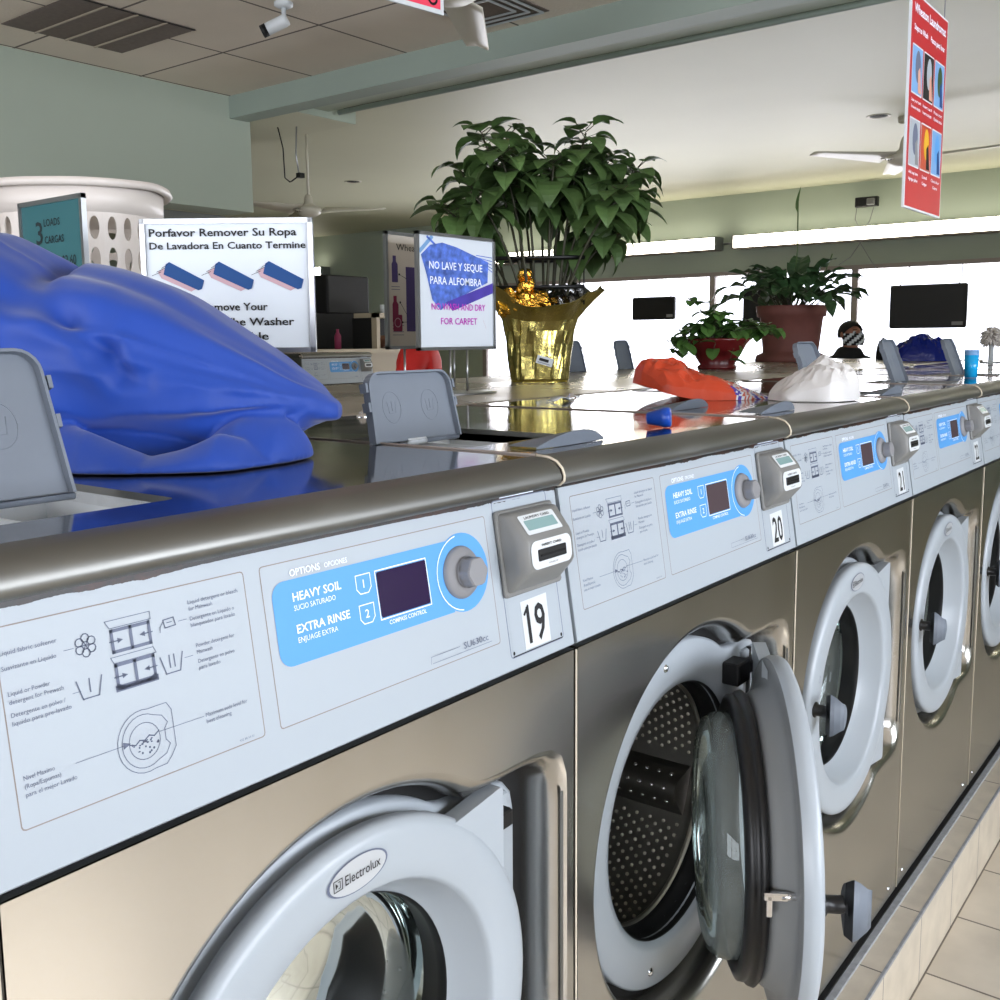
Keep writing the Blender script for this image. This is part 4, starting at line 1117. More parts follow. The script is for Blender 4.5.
RBF = math.atan2(-0.79, 0.613)
def pot_plant():
    root = empty('potted_poinsettia', (1.735, 1.270, TOPZ), 'tall bushy green poinsettia in a pot wrapped in gold foil', 'plant')
    R = random.Random(11)
    # foil wrapped pot
    g = G(); n = 72; rows = []
    prof = [(0.089, 0.0), (0.093, 0.01), (0.095, 0.04), (0.098, 0.08), (0.103, 0.12), (0.110, 0.16), (0.120, 0.20), (0.138, 0.235), (0.160, 0.27), (0.182, 0.30)]
    vs = []
    for j, (r, z) in enumerate(prof):
        for k in range(n):
            a = 2 * PI * k / n
            nz = 1.4 * noise.noise(Vector((Cc(a) * 3.6, S(a) * 3.6, z * 7)))
            n2 = noise.noise(Vector((Cc(a) * 9, S(a) * 9, z * 22 + 5)))
            q = 0.004 + 0.010 * (z / 0.2)
            rr = r + q * nz + 0.6 * q * n2
            zz = z
            if z > 0.18:
                e = (z - 0.18) / 0.12
                fl = noise.noise(Vector((Cc(a) * 1.6 + 7, S(a) * 1.6, 0.5)))
                side = abs(Cc(a - RBF))      # wings stand up left and right, the front folds low
                rr = r + e * (0.02 * fl + 0.012 * S(9 * a + 3 * fl) + 0.022 * max(0, Cc(a - RBF))) - e * 0.035 * (1 - side); zz = 0.18 + (z - 0.18) * (0.35 + 0.62 * side ** 1.3) + e * (0.025 * fl + 0.010 * S(7 * a))
            vs.append((rr * Cc(a), rr * S(a), max(0, zz)))
    L = len(prof)
    g.add(vs, [(j * n + k, j * n + (k + 1) % n, (j + 1) * n + (k + 1) % n, (j + 1) * n + k) for j in range(L - 1) for k in range(n)], 'gold', False)
    g.flat(ellipse(0, 0, 0.094, 0.094, 36), 'gold', 0.0005)
    o = g.build('foil_wrap', root); mod(o, 'SOLIDIFY', thickness=0.0012)
    lp = lambda u, w_, z: (0.613 * u + 0.79 * w_, -0.79 * u + 0.613 * w_, z)
    M['gold2'] = mat('bright_gold_foil', (0.92, 0.72, 0.30), 0.22, 1.0, bump=0.9, bscale=60)
    g = G()   # crumpled foil tuft and silver inside
    for cc, rr, m in ((lp(-0.10, -0.05, 0.245), 0.045, 'gold2'), (lp(-0.055, -0.075, 0.240), 0.045, 'gold2'), (lp(-0.01, -0.06, 0.245), 0.042, 'gold2'), (lp(-0.045, -0.05, 0.295), 0.032, 'gold2'), (lp(-0.05, -0.05, 0.335), 0.022, 'gold2'), (lp(0.07, -0.03, 0.245), 0.05, 'foilsilver'), (lp(0.115, -0.02, 0.265), 0.045, 'foilsilver')):
        b = len(g.v); g.ball(cc, rr, m, 16)
        for i in range(b, len(g.v)):
            v = Vector(g.v[i]); q = noise.noise(v * 45) * 0.5 * rr; dv = (v - Vector(cc)).normalized(); g.v[i] = tuple(v + dv * q)
        for i in range(len(g.sm)): g.sm[i] = False
    g.build('crumpled_foil', root)
    g = G(); g.lathe([(0.0, 0.19), (0.11, 0.185)], 'soil', 32); g.build('soil', root)
    g = G(frame_T(lp(-0.018, -0.112, 0.062), (0.613, -0.79, -0.30), (0.18, -0.24, 1)))
    # price tag facing the aisle
    g.box((0, 0, -0.001), (0.052, 0.026, 0.001), 'white'); g.box((0.008, 0.010, 0.001), (0.038, 0.019, 0.0016), 'inkblack'); g.line([(0.006, 0.005), (0.044, 0.005)], 0.002, 'ink', 0.0014)
    g.build('price_tag', root)
    # wire cage
    g = G()
    c = [lp(-0.135, -0.06, 0)[:2], lp(0.135, -0.075, 0)[:2], lp(0.135, 0.075, 0)[:2], lp(-0.135, 0.06, 0)[:2]]
    for z in (0.295, 0.385):
        cc = [(x, y, z) for x, y in c]; g.tube(cc + [cc[0]], 0.0065, 'black', 8)
    for x, y in c: g.tube([(x, y, 0.24), (x, y, 0.385)], 0.0025, 'black', 6)
    g.build('wire_cage', root)
    # stems and leaves
    gs = G(); gl = G(); ns = 24
    r_ = Vector((0.613, -0.79, 0)); f_ = Vector((0.79, 0.613, 0))
    tips = [(-0.33, -0.02, 0.56), (-0.27, 0.05, 0.68), (-0.20, -0.06, 0.77), (-0.12, 0.04, 0.80), (-0.14, -0.10, 0.70), (-0.06, -0.03, 0.66), (0.0, 0.08, 0.70), (0.03, -0.09, 0.68), (0.08, 0.02, 0.72), (0.14, -0.05, 0.78),
            (0.17, 0.07, 0.77), (0.22, -0.02, 0.70), (0.27, 0.05, 0.66), (0.31, -0.06, 0.66), (0.33, 0.03, 0.58), (0.25, -0.10, 0.58), (0.27, 0.0, 0.48), (0.22, 0.06, 0.52), (-0.24, -0.08, 0.60), (-0.30, 0.07, 0.52), (0.10, 0.10, 0.66), (-0.08, 0.12, 0.72), (0.06, -0.02, 0.66)]
    for i, (u, w, z) in enumerate(tips):
        b = Vector((0.05 * u / 0.33, 0, 0)) * 0 + r_ * (u * 0.26 + R.uniform(-.02, .02)) + f_ * (w * 0.3 + R.uniform(-.02, .02)) + Vector((0, 0, 0.20))
        t = r_ * (u * .93 + .01) + f_ * w * 1.5 + Vector((0, 0, z * .97)); mid = b.lerp(t, 0.5) + Vector((0, 0, 0.07)) - (r_ * u) * 0.12
        pts = [b.lerp(mid, q).lerp(mid.lerp(t, q), q) for q in [k / 7 for k in range(8)]]
        gs.tube(pts, [0.0050 - 0.0003 * k for k in range(8)], 'stem', 7)
        dirn = (pts[-1] - pts[-2]).normalized()
        nw = 19
        for k in range(nw):
            a = k * 2.4; q = k / nw
            out = Vector((Cc(a), S(a), 0)); pos = t + Vector((0, 0, 0.012)) - dirn * (0.105 * (q ** 1.0))
            d = (out * (0.75 + 0.3 * q) + Vector((0, 0, 0.55 - 0.95 * q)) + R.uniform(-.2, .2) * Vector((R.random(), R.random(), R.random()))).normalized()
            Ln = R.uniform(0.085, 0.135) * (0.75 + 0.35 * q)
            st = pos + d * 0.035
            gs.tube([pos, st], 0.0013, 'stem', 4, caps=False)
            leaf(gl, st, d, (0, 0, 1), Ln, Ln * R.uniform(.68, .88), 'leaf', R.uniform(0.7, 1.7), R.uniform(.0, .16))
    gs.build('stems', root); gl.build('foliage', root, kind=None)
pot_plant()

def ivy_pot():
    root = empty('potted_ivy', (3.12, 1.31, TOPZ), 'low wine red glazed pot with trailing ivy', 'plant'); R = random.Random(5)
    g = G(); g.lathe([(0.0, 0.002), (0.080, 0.0), (0.084, 0.01), (0.074, 0.02), (0.098, 0.06), (0.122, 0.105), (0.136, 0.122), (0.139, 0.128), (0.133, 0.131), (0.120, 0.12), (0.0, 0.115)], 'redpot', 48); g.build('pot', root)
    g = G(); g.lathe([(0.0, 0.122), (0.120, 0.119)], 'soil', 32); g.build('soil', root)
    gs, gl = G(), G(); r_ = Vector((0.613, -0.79, 0)); f_ = Vector((0.79, 0.613, 0))
    for i in range(34):
        a = R.uniform(0, 2 * PI); rr = R.uniform(0.02, 0.11); b = Vector((rr * Cc(a), rr * S(a), 0.12))
        u = R.uniform(-0.17, 0.24); w = R.uniform(-0.12, 0.12); z = R.uniform(0.15, 0.27) - abs(u) * 0.25
        if i > 28: u = R.uniform(0.15, .28) ; z = .17
        if i in (2, 5, 9, 13): u = -0.19 + R.uniform(-.07, .03); z = R.uniform(0.0, 0.12); w = -0.05
        if i in (3, 7): u = R.uniform(-0.05, 0.05); w = -0.14; z = R.uniform(0.03, 0.09)
        if i == 1: u, w, z = -0.13, 0, 0.30
        t = r_ * u + f_ * w + Vector((0, 0, z)); mid = b.lerp(t, 0.5) + Vector((0, 0, 0.07))
        pts = [b.lerp(mid, q).lerp(mid.lerp(t, q), q) for q in [k / 6 for k in range(7)]]
        gs.tube(pts, 0.0018, 'stem', 5)
        for k in range(5):
            q = pts[6 - k]; aa = R.uniform(0, 2 * PI); d = Vector((Cc(aa), S(aa), R.uniform(-.5, .5)))
            L = R.uniform(0.052, 0.078); leaf(gl, q, d, (0, 0, 1), L, L * 0.95, 'leaf2', R.uniform(0.3, 1.2), 0.15, shape='round')
    gs.build('stems', root); gl.build('foliage', root)
ivy_pot()

def lily_pot():
    root = empty('potted_peace_lily', (4.50, 1.53, TOPZ), 'large square rimmed terracotta pot with dark arching lily leaves', 'plant'); R = random.Random(9)
    g = G(); g.lathe([(0.0, 0.002), (0.185, 0.0), (0.190, 0.006), (0.182, 0.035), (0.150, 0.05), (0.148, 0.06), (0.168, 0.24), (0.182, 0.245), (0.190, 0.30), (0.186, 0.303), (0.165, 0.300), (0.160, 0.27), (0.0, 0.265)], 'terra', 48); g.build('pot', root)
    g = G(); g.lathe([(0.0, 0.275), (0.158, 0.27)], 'soil', 32); g.build('soil', root)
    gl, gs = G(), G(); r_ = Vector((0.613, -0.79, 0)); f_ = Vector((0.79, 0.613, 0))
    for i in range(46):
        a = i * 2.399; el = R.uniform(0.45, 1.30); sp = Vector((Cc(a), S(a), 0))
        b = sp * R.uniform(0.01, 0.10) + Vector((0, 0, 0.27))
        st = b + (sp * Cc(el) + Vector((0, 0, S(el)))) * R.uniform(0.08, 0.17)
        gs.tube([b, st], 0.003, 'stem', 5, caps=False)
        L = R.uniform(0.20, 0.31); leaf(gl, st, sp * Cc(el) + Vector((0, 0, S(el) + .1)), (0, 0, 1), L, L * R.uniform(.30, .42), 'leaf3', R.uniform(1.0, 1.9), 0.15, 9, 'lance', 0.15)
    p = [Vector((0, 0, .27)), Vector((0.01, -0.02, .6)), Vector((0.0, -0.02, .86))]
    gs.tube(p, 0.0035, 'leaf', 6); leaf(gl, p[2] - Vector((0, 0, .06)), (0.05, 0.0, 1), (0, 1, 0), 0.14, 0.035, 'leaf', 0.15, 0.3)
    p = [Vector((0.02, 0, .27)), Vector((0.10, -0.13, .45)), Vector((0.13, -0.17, .58))]; gs.tube(p, 0.003, 'leaf', 6)
    gs.build('stems', root); gl.build('foliage', root)
lily_pot()

# ------------------------------------------------------------------ crumpled bags and small things
def heap(name, label, cat, loc, rx, ry, h, m, seed, rot, amp=0.3, freq=6.0, prof=None, nu=54, nv=40, paint=None, power=0.7, lift=None):
    g = G(); vs = []; idx = {}
    for j in range(nv + 1):
        for i in range(nu + 1):
            u = -1 + 2 * i / nu; w = -1 + 2 * j / nv
            # map square to disc
            X = u * math.sqrt(1 - w * w / 2); Y = w * math.sqrt(1 - u * u / 2); r = math.hypot(X, Y)
            e = 1 + 0.13 * noise.noise(Vector((X * 1.5 + seed, Y * 1.5, 0)))
            k = max(0, 1 - r ** 2.4) ** power
            hh = h * k * (prof(X, Y) if prof else 1)
            if k > 0:
                q = noise.noise(Vector((X * freq * .5 + seed, Y * freq * .5, 1.7))); q2 = 1 - abs(noise.noise(Vector((X * freq + 3, Y * freq + seed, 0.2)))) * 2
                hh *= 1 + amp * q + amp * 0.6 * (q2 - .5)
            idx[i, j] = len(vs); vs.append((X * rx * e, Y * ry * e, max(hh, 0.0006) + (lift(X, Y) if lift else 0)))
    fs = [(idx[i, j], idx[i + 1, j], idx[i + 1, j + 1], idx[i, j + 1]) for j in range(nv) for i in range(nu)]
    if paint:
        for f in fs:
            c = Vector((0, 0, 0))
            for q in f: c += Vector(vs[q])
            c /= 4; g.mi(m); g.add([vs[q] for q in f], [(0, 1, 2, 3)], paint(c.x / rx, c.y / ry) or m, False)
    else: g.add(vs, fs, m, False)
    return g.build(name, None, loc, rot, label=label, cat=cat)
RB = math.atan2(-0.79, 0.613)
def op(x, y):
    if x > 0.35 and y < -0.05 and abs((x * 3 + y * 9) % 1.0 - .5) < .16: return 'white'
    if x > 0.30 and y < 0.1: return 'rug2' if int((x * 7 + y * 5)) % 2 else 'white' if (x * 13) % 1 > .6 else 'orange'
    if -.75 < x < -.55 and .0 < y < .35: return 'white'
    return None
heap('orange_snack_bag', 'crumpled orange plastic bag with blue and white print lying on number 21', 'bag', (1.135, 0.405, TOPZ), 0.145, 0.12, 0.072, 'orange', 2.0, RB, 0.24, 5.0, lambda x, y: max(.10, 0.74 - 0.66 * x), paint=op, power=0.45, lift=lambda x, y: 0.034 * max(0, -x) ** 1.8)
heap('white_plastic_bag', 'crumpled translucent white plastic bag on the steel washer tops', 'bag', (1.158, 0.160, TOPZ + .001), 0.088, 0.075, 0.088, 'bagwhite', 8.0, RB, 0.22, 4.0, lambda x, y: min(1.0, 0.62 + 0.5 * (x + .45)), power=0.34)
heap('shiny_blue_bag', 'shiny dark blue plastic laundry bag far back beside the person', 'bag', (4.80, 0.91, TOPZ), 0.17, 0.13, 0.125, 'bluebag', 4.0, RB, 0.25, 7.0, nu=40, nv=30, power=.5)
heap('small_bundle', 'small rounded black and grey bundle left of the shiny blue bag', 'bag', (5.04, 1.19, TOPZ), 0.045, 0.05, 0.12, 'hoodie', 6.0, RB, 0.12, 3.0, nu=24, nv=20, power=.5)
g = G()
g.lathe([(0.006, 0.0), (0.0085, 0.001), (0.0135, 0.022), (0.015, 0.024), (0.015, 0.034), (0.013, 0.036), (0, 0.036)], 'bluecap', 16, Matrix.Translation((0, 0, 0.0125)) @ Matrix.Rotation(math.radians(86), 4, 'Y') @ Matrix.Translation((0, 0, -0.017)))
g.build('blue_plug', None, (0.400, 0.115, TOPZ + 0.0025), RB - 0.3, label='small blue plastic bottle cap lying on the steel top of number 20', cat='cap')
root = empty('measuring_cup', (2.50, 0.155, TOPZ), 'small clear cup of bright cyan detergent at the far right of the tops', 'cup')
g = G(); g.lathe([(0, 0.001), (0.018, 0.0), (0.021, 0.075), (0.0215, 0.088), (0.020, 0.088), (0.019, 0.074)], 'lightblue', 24); g.build('cup_wall', root)
g = G(); g.lathe([(0, 0.002), (0.0185, 0.003), (0.0213, 0.072), (0, 0.072)], 'cyanliq', 24); g.build('detergent', root)
# papers between the washers
def thin_card(label, x, y, w, d, rot, m='white'):
    g = G(); vs = []; n = 8
    for i in range(n + 1):
        t = i / n
        for s_ in (-1, 1): vs.append(((t - .5) * w, s_ * d / 2, 0.001 + 0.008 * S(PI * t) ** 2))
    g.add(vs, [(2 * i, 2 * i + 1, 2 * i + 3, 2 * i + 2) for i in range(n)], m, True)
    o = g.build('dryer_sheet', None, (x, y, TOPZ + .001), rot, label=label, cat='paper'); mod(o, 'SOLIDIFY', thickness=0.001); return o
thin_card('white paper scrap behind the orange bag', 1.35, 0.62, 0.14, 0.03, RB + .1)
thin_card('small white paper scrap left of the orange bag', 0.86, 0.60, 0.05, 0.035, RB + .4)
def duster():
    root = empty('mop_head', (4.44, 0.504, TOPZ), 'fluffy pale grey mop head at the right edge of the picture', 'mop'); R = random.Random(2)
    g = G(); g.tube([(0, 0, 0.004), (0.0, 0, 0.10)], 0.012, 'white', 10); g.lathe([(0, 0.0), (0.05, 0), (0.05, 0.006), (0, 0.008)], 'white', 20); g.build('handle', root)
    g = G()
    for i in range(160):
        a = R.uniform(0, 2 * PI); t = R.uniform(-0.9, 1.3); d = Vector((Cc(a) * Cc(t), S(a) * Cc(t), S(t))); c = Vector((0, 0, 0.13))
        g.tube([c, c + d * 0.035, c + d * 0.055 + Vector((0, 0, -.012))], [0.006, 0.007, 0.004], 'basket', 5)
    g.build('fringe', root)
duster()

# ------------------------------------------------------------------ people
def skin_body(name, nodes, edges, m, parent=None, sub=2, root_i=0):
    me = bpy.data.meshes.new(name); me.from_pydata([n[0] for n in nodes], edges, [])
    o = bpy.data.objects.new(name, me); COL.objects.link(o); o.parent = parent
    mod(o, 'SKIN', use_smooth_shade=True)
    if not me.skin_vertices: me.attributes.new if False else None
    sv = me.skin_vertices[0].data if me.skin_vertices else None
    if sv:
        for v, n in zip(sv, nodes):
            v.radius = n[1] if isinstance(n[1], tuple) else (n[1], n[1])
        sv[root_i].use_root = True
    mod(o, 'SUBSURF', levels=sub, render_levels=sub)
    me.materials.append(M[m]); return o

def skin_mesh_bm(name, nodes, edges, m, parent, root_i=0, sub=2):
    import bmesh
    bm = bmesh.new(); lay = bm.verts.layers.skin.verify()
    vs = []
    for i, (c, r) in enumerate(nodes):
        v = bm.verts.new(c); v[lay].radius = r if isinstance(r, tuple) else (r, r); v[lay].use_root = (i == root_i); vs.append(v)
    for a, b in edges: bm.edges.new((vs[a], vs[b]))
    me = bpy.data.meshes.new(name); bm.to_mesh(me); bm.free()
    me.materials.append(M[m])
    o = link(name, me, parent)
    mod(o, 'SKIN', use_smooth_shade=True); mod(o, 'SUBSURF', levels=sub, render_levels=sub)
    return o

def person(loc, rotz, label, s, shirt, hairy=True, arms_fwd=True, stripes=False, mask=False):
    """standing figure facing local -y, s = scale on 1.68 m"""
    root = empty('person', loc, label, 'person', None, rotz)
    root.scale = (s, s, s)
    hy = -0.03
    N = [((0, 0, 0.92), (0.14, 0.10)), ((0, 0, 1.10), (0.125, 0.09)), ((0, 0, 1.28), (0.15, 0.10)), ((0, 0, 1.40), (0.10, 0.075)), ((0, -0.01, 1.47), 0.052), ((0, -0.02, 1.53), 0.055), ((0, -0.02, 1.60), (0.075, 0.085)), ((0, -0.01, 1.655), (0.05, 0.06))]
    E = [(i, i + 1) for i in range(7)]
    for sx in (-1, 1):
        b = len(N)
        N += [((sx * 0.10, 0, 0.84), 0.085), ((sx * 0.11, -0.01, 0.48), 0.055), ((sx * 0.11, 0.02, 0.10), 0.038), ((sx * 0.12, -0.10, 0.035), (0.04, 0.028))]
        E += [(0, b), (b, b + 1), (b + 1, b + 2), (b + 2, b + 3)]
        b = len(N)
        ey, ez = (-0.12, 1.12)
        N += [((sx * 0.18, 0, 1.37), 0.055), ((sx * 0.235, ey * .4, ez), 0.042), ((sx * 0.18, -0.30, 1.10), 0.030), ((sx * 0.17, -0.37, 1.10), (0.034, 0.018))]
        E += [(3, b), (b, b + 1), (b + 1, b + 2), (b + 2, b + 3)]
        h = b + 3
        for k in range(4):   # fingers
            c = len(N); dx = (k - 1.5) * 0.018; L = (0.055, 0.065, 0.06, 0.045)[k]
            N += [((sx * 0.17 + dx, -0.40, 1.10), 0.009), ((sx * 0.17 + dx, -0.40 - L * .6, 1.093), 0.008), ((sx * 0.17 + dx, -0.40 - L, 1.080), 0.007)]
            E += [(h, c), (c, c + 1), (c + 1, c + 2)]
        c = len(N); N += [((sx * 0.17 - sx * 0.035, -0.37, 1.095), 0.010), ((sx * 0.17 - sx * 0.052, -0.395, 1.088), 0.008)]; E += [(h, c), (c, c + 1)]
    skin_mesh_bm('body', N, E, 'skin', root)
    # face
    g = G(); fy = -0.100
    g.ball((0, fy, 1.585), 0.014, 'skin', 10, None, (0.8, 1, 1.5)); 
    for sx in (-1, 1):
        g.ball((sx * 0.030, fy + 0.012, 1.605), 0.011, 'white', 10); g.ball((sx * 0.030, fy + 0.004, 1.605), 0.0055, 'inkblack', 8)
        g.ball((sx * 0.077, -0.015, 1.59), 0.02, 'skin', 10, None, (0.4, 0.8, 1.2))
        g.box((sx * 0.030 - .014, fy + .0, 1.622), (sx * 0.030 + .014, fy + 0.012, 1.627), 'hair')
    g.tube([(-0.018, fy + .012, 1.555), (0, fy + .006, 1.553), (0.018, fy + .012, 1.555)], 0.004, 'redpot', 6)
    g.build('face', root)
    g = G(); vs = []; fs = []; n = 24
    for j in range(9):
        t = PI * 0.62 * j / 8
        for k in range(n):
            a = 2 * PI * k / n; front = max(0, -S(a))
            tt = min(t, PI * (0.62 - 0.34 * front ** 0.9)); nz = 1 + 0.03 * noise.noise(Vector((Cc(a) * 4, S(a) * 4, j)))
            vs.append((0.083 * S(tt) * Cc(a) * nz, -0.008 + 0.094 * S(tt) * S(a) * nz, 1.600 + 0.090 * Cc(tt) * nz))
    for j in range(8):
        for k in range(n): fs.append((j * n + k, j * n + (k + 1) % n, (j + 1) * n + (k + 1) % n, (j + 1) * n + k))
    g.add(vs, fs, 'hair', True); g.build('hair', root)
    # clothes follow the body
    NS = [((0, 0, 0.90), (0.165, 0.125)), ((0, 0, 1.10), (0.155, 0.115)), ((0, 0, 1.28), (0.175, 0.12)), ((0, 0, 1.40), (0.125, 0.09)), ((0, -0.005, 1.46), (0.085, 0.085)), ((0, -0.012, 1.515), (0.086, 0.088))]
    ES = [(0, 1), (1, 2), (2, 3), (3, 4), (4, 5)]
    for sx in (-1, 1):
        b = len(NS); NS += [((sx * 0.19, 0, 1.37), 0.072), ((sx * 0.24, -0.05, 1.13), 0.062), ((sx * 0.19, -0.27, 1.11), 0.045)]; ES += [(3, b), (b, b + 1), (b + 1, b + 2)]
    sh = skin_mesh_bm('shirt', NS, ES, shirt, root)
    NP = [((0, 0, 0.94), (0.155, 0.115)), ((0, 0, 0.86), (0.15, 0.11))]; EP = [(0, 1)]
    for sx in (-1, 1):
        b = len(NP); NP += [((sx * 0.10, 0, 0.78), 0.098), ((sx * 0.11, -0.01, 0.48), 0.072), ((sx * 0.11, 0.015, 0.09), 0.058)]; EP += [(1, b), (b, b + 1), (b + 1, b + 2)]
    skin_mesh_bm('trousers', NP, EP, 'trousers', root)
    g = G()
    for sx in (-1, 1): g.ball((sx * 0.12, -0.06, 0.035), 0.06, 'inkblack', 12, None, (0.8, 2.0, 0.58))
    g.build('shoes', root)
    if mask:
        g = G(); vs = []; n = 16   # dark face covering with white stripes
        for j in range(7):
            z = 1.515 + 0.014 * j
            for k in range(n + 1):
                a = -PI * (0.06 + 0.88 * k / n); r = 0.090 - 0.010 * abs(j - 3) / 3 + 0.012 * max(0, -S(a)) ** 4
                vs.append((r * 0.98 * Cc(a), -0.018 + r * 1.08 * S(a), z))
        for j in range(6):
            for k in range(n):
                q = (j * (n + 1) + k, j * (n + 1) + k + 1, (j + 1) * (n + 1) + k + 1, (j + 1) * (n + 1) + k)
                g.mi('hoodie'); g.mi('white'); g.f.append(tuple(q)); g.m.append(1 if (k + j) % 4 < 2 else 0); g.sm.append(True)
        g.v = vs; g.build('face_covering', root)
    return root
person((5.78, 1.640, 0.0), -0.55, 'dark haired person in black hoodie and striped face covering beside the terracotta pot', 0.918, 'hoodie', mask=True)
person((2.91, 2.84, 0.0), PI + 0.5, 'person in a red shirt mostly hidden behind the framed notices', 0.98, 'redshirt')

# ------------------------------------------------------------------ hanging things
def ceiling_fan(loc, rod, rot, label, s=1.0, pitch=0.32):
    root = empty('ceiling_fan', loc, label, 'fan', None, rot); root.scale = (s, s, s)
    g = G(); g.lathe([(0.0, -0.055), (0.06, -0.052), (0.098, -0.030), (0.112, 0.0), (0.105, 0.025), (0.06, 0.045), (0.040, 0.06), (0.034, 0.11), (0.022, 0.135), (0.0, 0.135)], 'fanwhite', 40); g.build('motor', root)
    g = G(); g.tube([(0, 0, 0.12), (0, 0, rod)], 0.011, 'fanwhite', 12); g.lathe([(0.05, rod - .03), (0.055, rod), (0.0, rod)], 'fanwhite', 24); g.build('down_rod', root)
    for k in range(3):
        g = G(); T = Matrix.Rotation(2 * PI * k / 3, 4, 'Z')
        g.box((0.09, -0.022, -0.012), (0.17, 0.022, -0.004), 'fanwhite')
        vs = []; n = 8
        for i in range(n + 1):
            x = 0.13 + 0.55 * i / n; w = 0.085 - 0.045 * i / n; p = pitch * (1 - 0.5 * i / n)
            for q in (-1, 0, 1): vs.append((x, q * w * Cc(p), q * w * S(p) + 0.008 * (1 - q * q) - 0.002))
        fs = []
        for i in range(n):
            for q in (0, 1): a = i * 3 + q; fs.append((a, a + 1, a + 4, a + 3))
        g.add(vs, fs, 'fanwhite', True)
        b = g.build('blade', root); b.rotation_euler = (0, 0, 2 * PI * k / 3); mod(b, 'SOLIDIFY', thickness=0.006)
        g2 = G(); 
        for (x, y) in ((0.12, 0.012), (0.12, -0.012), (0.15, 0.0)): g2.ball((x, y, -0.014), 0.0045, 'inkblack', 8)
        g2.build('bolts', b)
    return root
ceiling_fan((1.462, 1.392, 2.49), 0.205, math.radians(-88), 'near ceiling fan with ivory blades cut by the top edge of the picture', 1.0, 0.45)
ceiling_fan((3.53, 4.31, 2.268), 0.702, math.radians(-58), 'ceiling fan on a white rod seen left, behind the green bulkhead', 0.72, 0.42)
ceiling_fan((5.97, 1.385, 2.575), 0.255, math.radians(145), 'ceiling fan with long blades behind the hanging red poster', 1.0, 0.22)

def red_poster():
    x0, x1, y, z0, z1 = 1.660, 1.985, 0.14, 1.758, 2.262
    root = empty('hanging_red_poster', ((x0 + x1) / 2, y, z0), 'red hanging poster with six small photos and white lettering at upper right', 'poster', None, 0)
    w = x1 - x0; h = z1 - z0
    g = G(); g.box((-w / 2, -0.003, 0), (w / 2, 0.003, h), 'white'); g.box((-w / 2 + .005, -0.0035, .005), (w / 2 - .005, -0.003, h - .005), 'red'); g.build('board', root)
    g = G(frame_T((0, -0.0037, 0), (1, 0, 0), (0, 0, 1)))
    g.text('Wheaton Laundromat', 0, h - .045, .022, 'textwhite', w * .86, .0004, align='c', bold=.02)
    g.text('Steps to Wash', -w * .42, h - .085, .014, 'textwhite', w * .36, .0004, bold=.02); g.text('Pasos para lavar', w * .02, h - .085, .014, 'textwhite', w * .40, .0004, bold=.02)
    cols = [('lightblue', 'ink', 'skinprint'), ('inkblack', 'sheet', 'skinprint'), ('lightblue', 'leaf3', 'denim'), ('sheet', 'ink', 'knob'), ('orange', 'yellow', 'inkblack'), ('lightblue', 'blue', 'denim')]
    for k in range(6):
        cx = (-1 + k % 3) * w * .305; cy = h - .175 if k < 3 else h - .345; a, b, c = cols[k]
        g.flat(rrect(cx, cy, w * .275, .115, .002, 1), 'white', .0002); g.flat(rrect(cx, cy, w * .26, .108, .002, 1), a, .0004)
        g.flat(ellipse(cx + .005, cy + .01, .022, .038, 16), b, .0006); g.flat([(cx + .01, cy - .05), (cx + .038, cy - .05), (cx + .022, cy + .012), (cx + .006, cy + .0)], c, .0008)
        t = (('Scan your card', 'Escanee tarjeta'), ('Insert card', 'Inserte tarjeta'), ('Press start', 'Oprima inicio'), ('Add soap here', 'Agregue jabon'), ('Load', 'Cargue'), ('Close door', 'Cierre'))[k]
        for q, tt in enumerate(t): g.text(tt, cx, cy - .075 - .016 * q, .008, 'textwhite', w * (.24 if len(tt) > 8 else .13), .0004, align='c', bold=.01)
    g.build('poster_print', root)
    g = G()
    for sx in (-1, 1): g.tube([(sx * w * .42, 0, h), (sx * w * .40, 0, 2.72 - z0)], 0.0012, 'silver', 5)
    g.build('wires', root)
red_poster()
root = empty('hanging_pink_sign', (1.222, 1.214, 2.305), 'corner of a pink red hanging sign in front of the near fan', 'sign', None, -0.15)
g = G(); g.box((-0.28, -0.003, 0.0), (-0.006, 0.003, 0.30), 'white'); g.box((-0.27, -0.0038, 0.012), (-0.018, -0.003, 0.29), 'pink'); g.build('board', root)
g = G(frame_T((0, -0.004, 0), (1, 0, 0), (0, 0, 1))); g.line(ellipse(-0.045, 0.035, 0.014, 0.014, 18), 0.006, 'inkblack', 0.0003, closed=True); g.build('sign_print', root)
g = G(); g.tube([(-0.25, 0, 0.30), (-0.25, 0, 0.394)], 0.0012, 'silver', 5); g.tube([(-0.04, 0, 0.30), (-0.04, 0, 0.394)], 0.0012, 'silver', 5); g.build('wires', root)

def monitor(x, y, z, w, h, label, rot=PI / 2, wires=True):
    root = empty('hanging_monitor', (x, y, z), label, 'monitor', None, 0)
    g = G(frame_T((0, 0, 0), (0, 1, 0), (0, 0, 1)))
    g.box((-w / 2, 0, -0.03), (w / 2, h, 0.02), 'monitor', None, 0.02); g.build('shell', root)
    g = G(frame_T((-0.031, 0, 0), (0, -1, 0), (0, 0, 1))); g.box((w * .32, 0.025, 0.0), (w * .46, 0.055, 0.002), 'knob', None); g.build('label_plate', root)
    g = G()
    for sy in (-1, 1): g.tube([(0, sy * w * .38, h - .005), (-0.01, sy * w * .38 - .03, h + .07), (0, sy * w * .33 - .05, h + .17)], 0.004, 'monitor', 5)
    g.build('hanging_wires', root)
    return root
monitor(8.75, 1.94, 1.516, 0.66, 0.39, 'large black monitor hanging against the bright window at right')
monitor(8.75, 4.714, 1.645, 0.51, 0.24, 'small black monitor hanging left of the ivy pot')
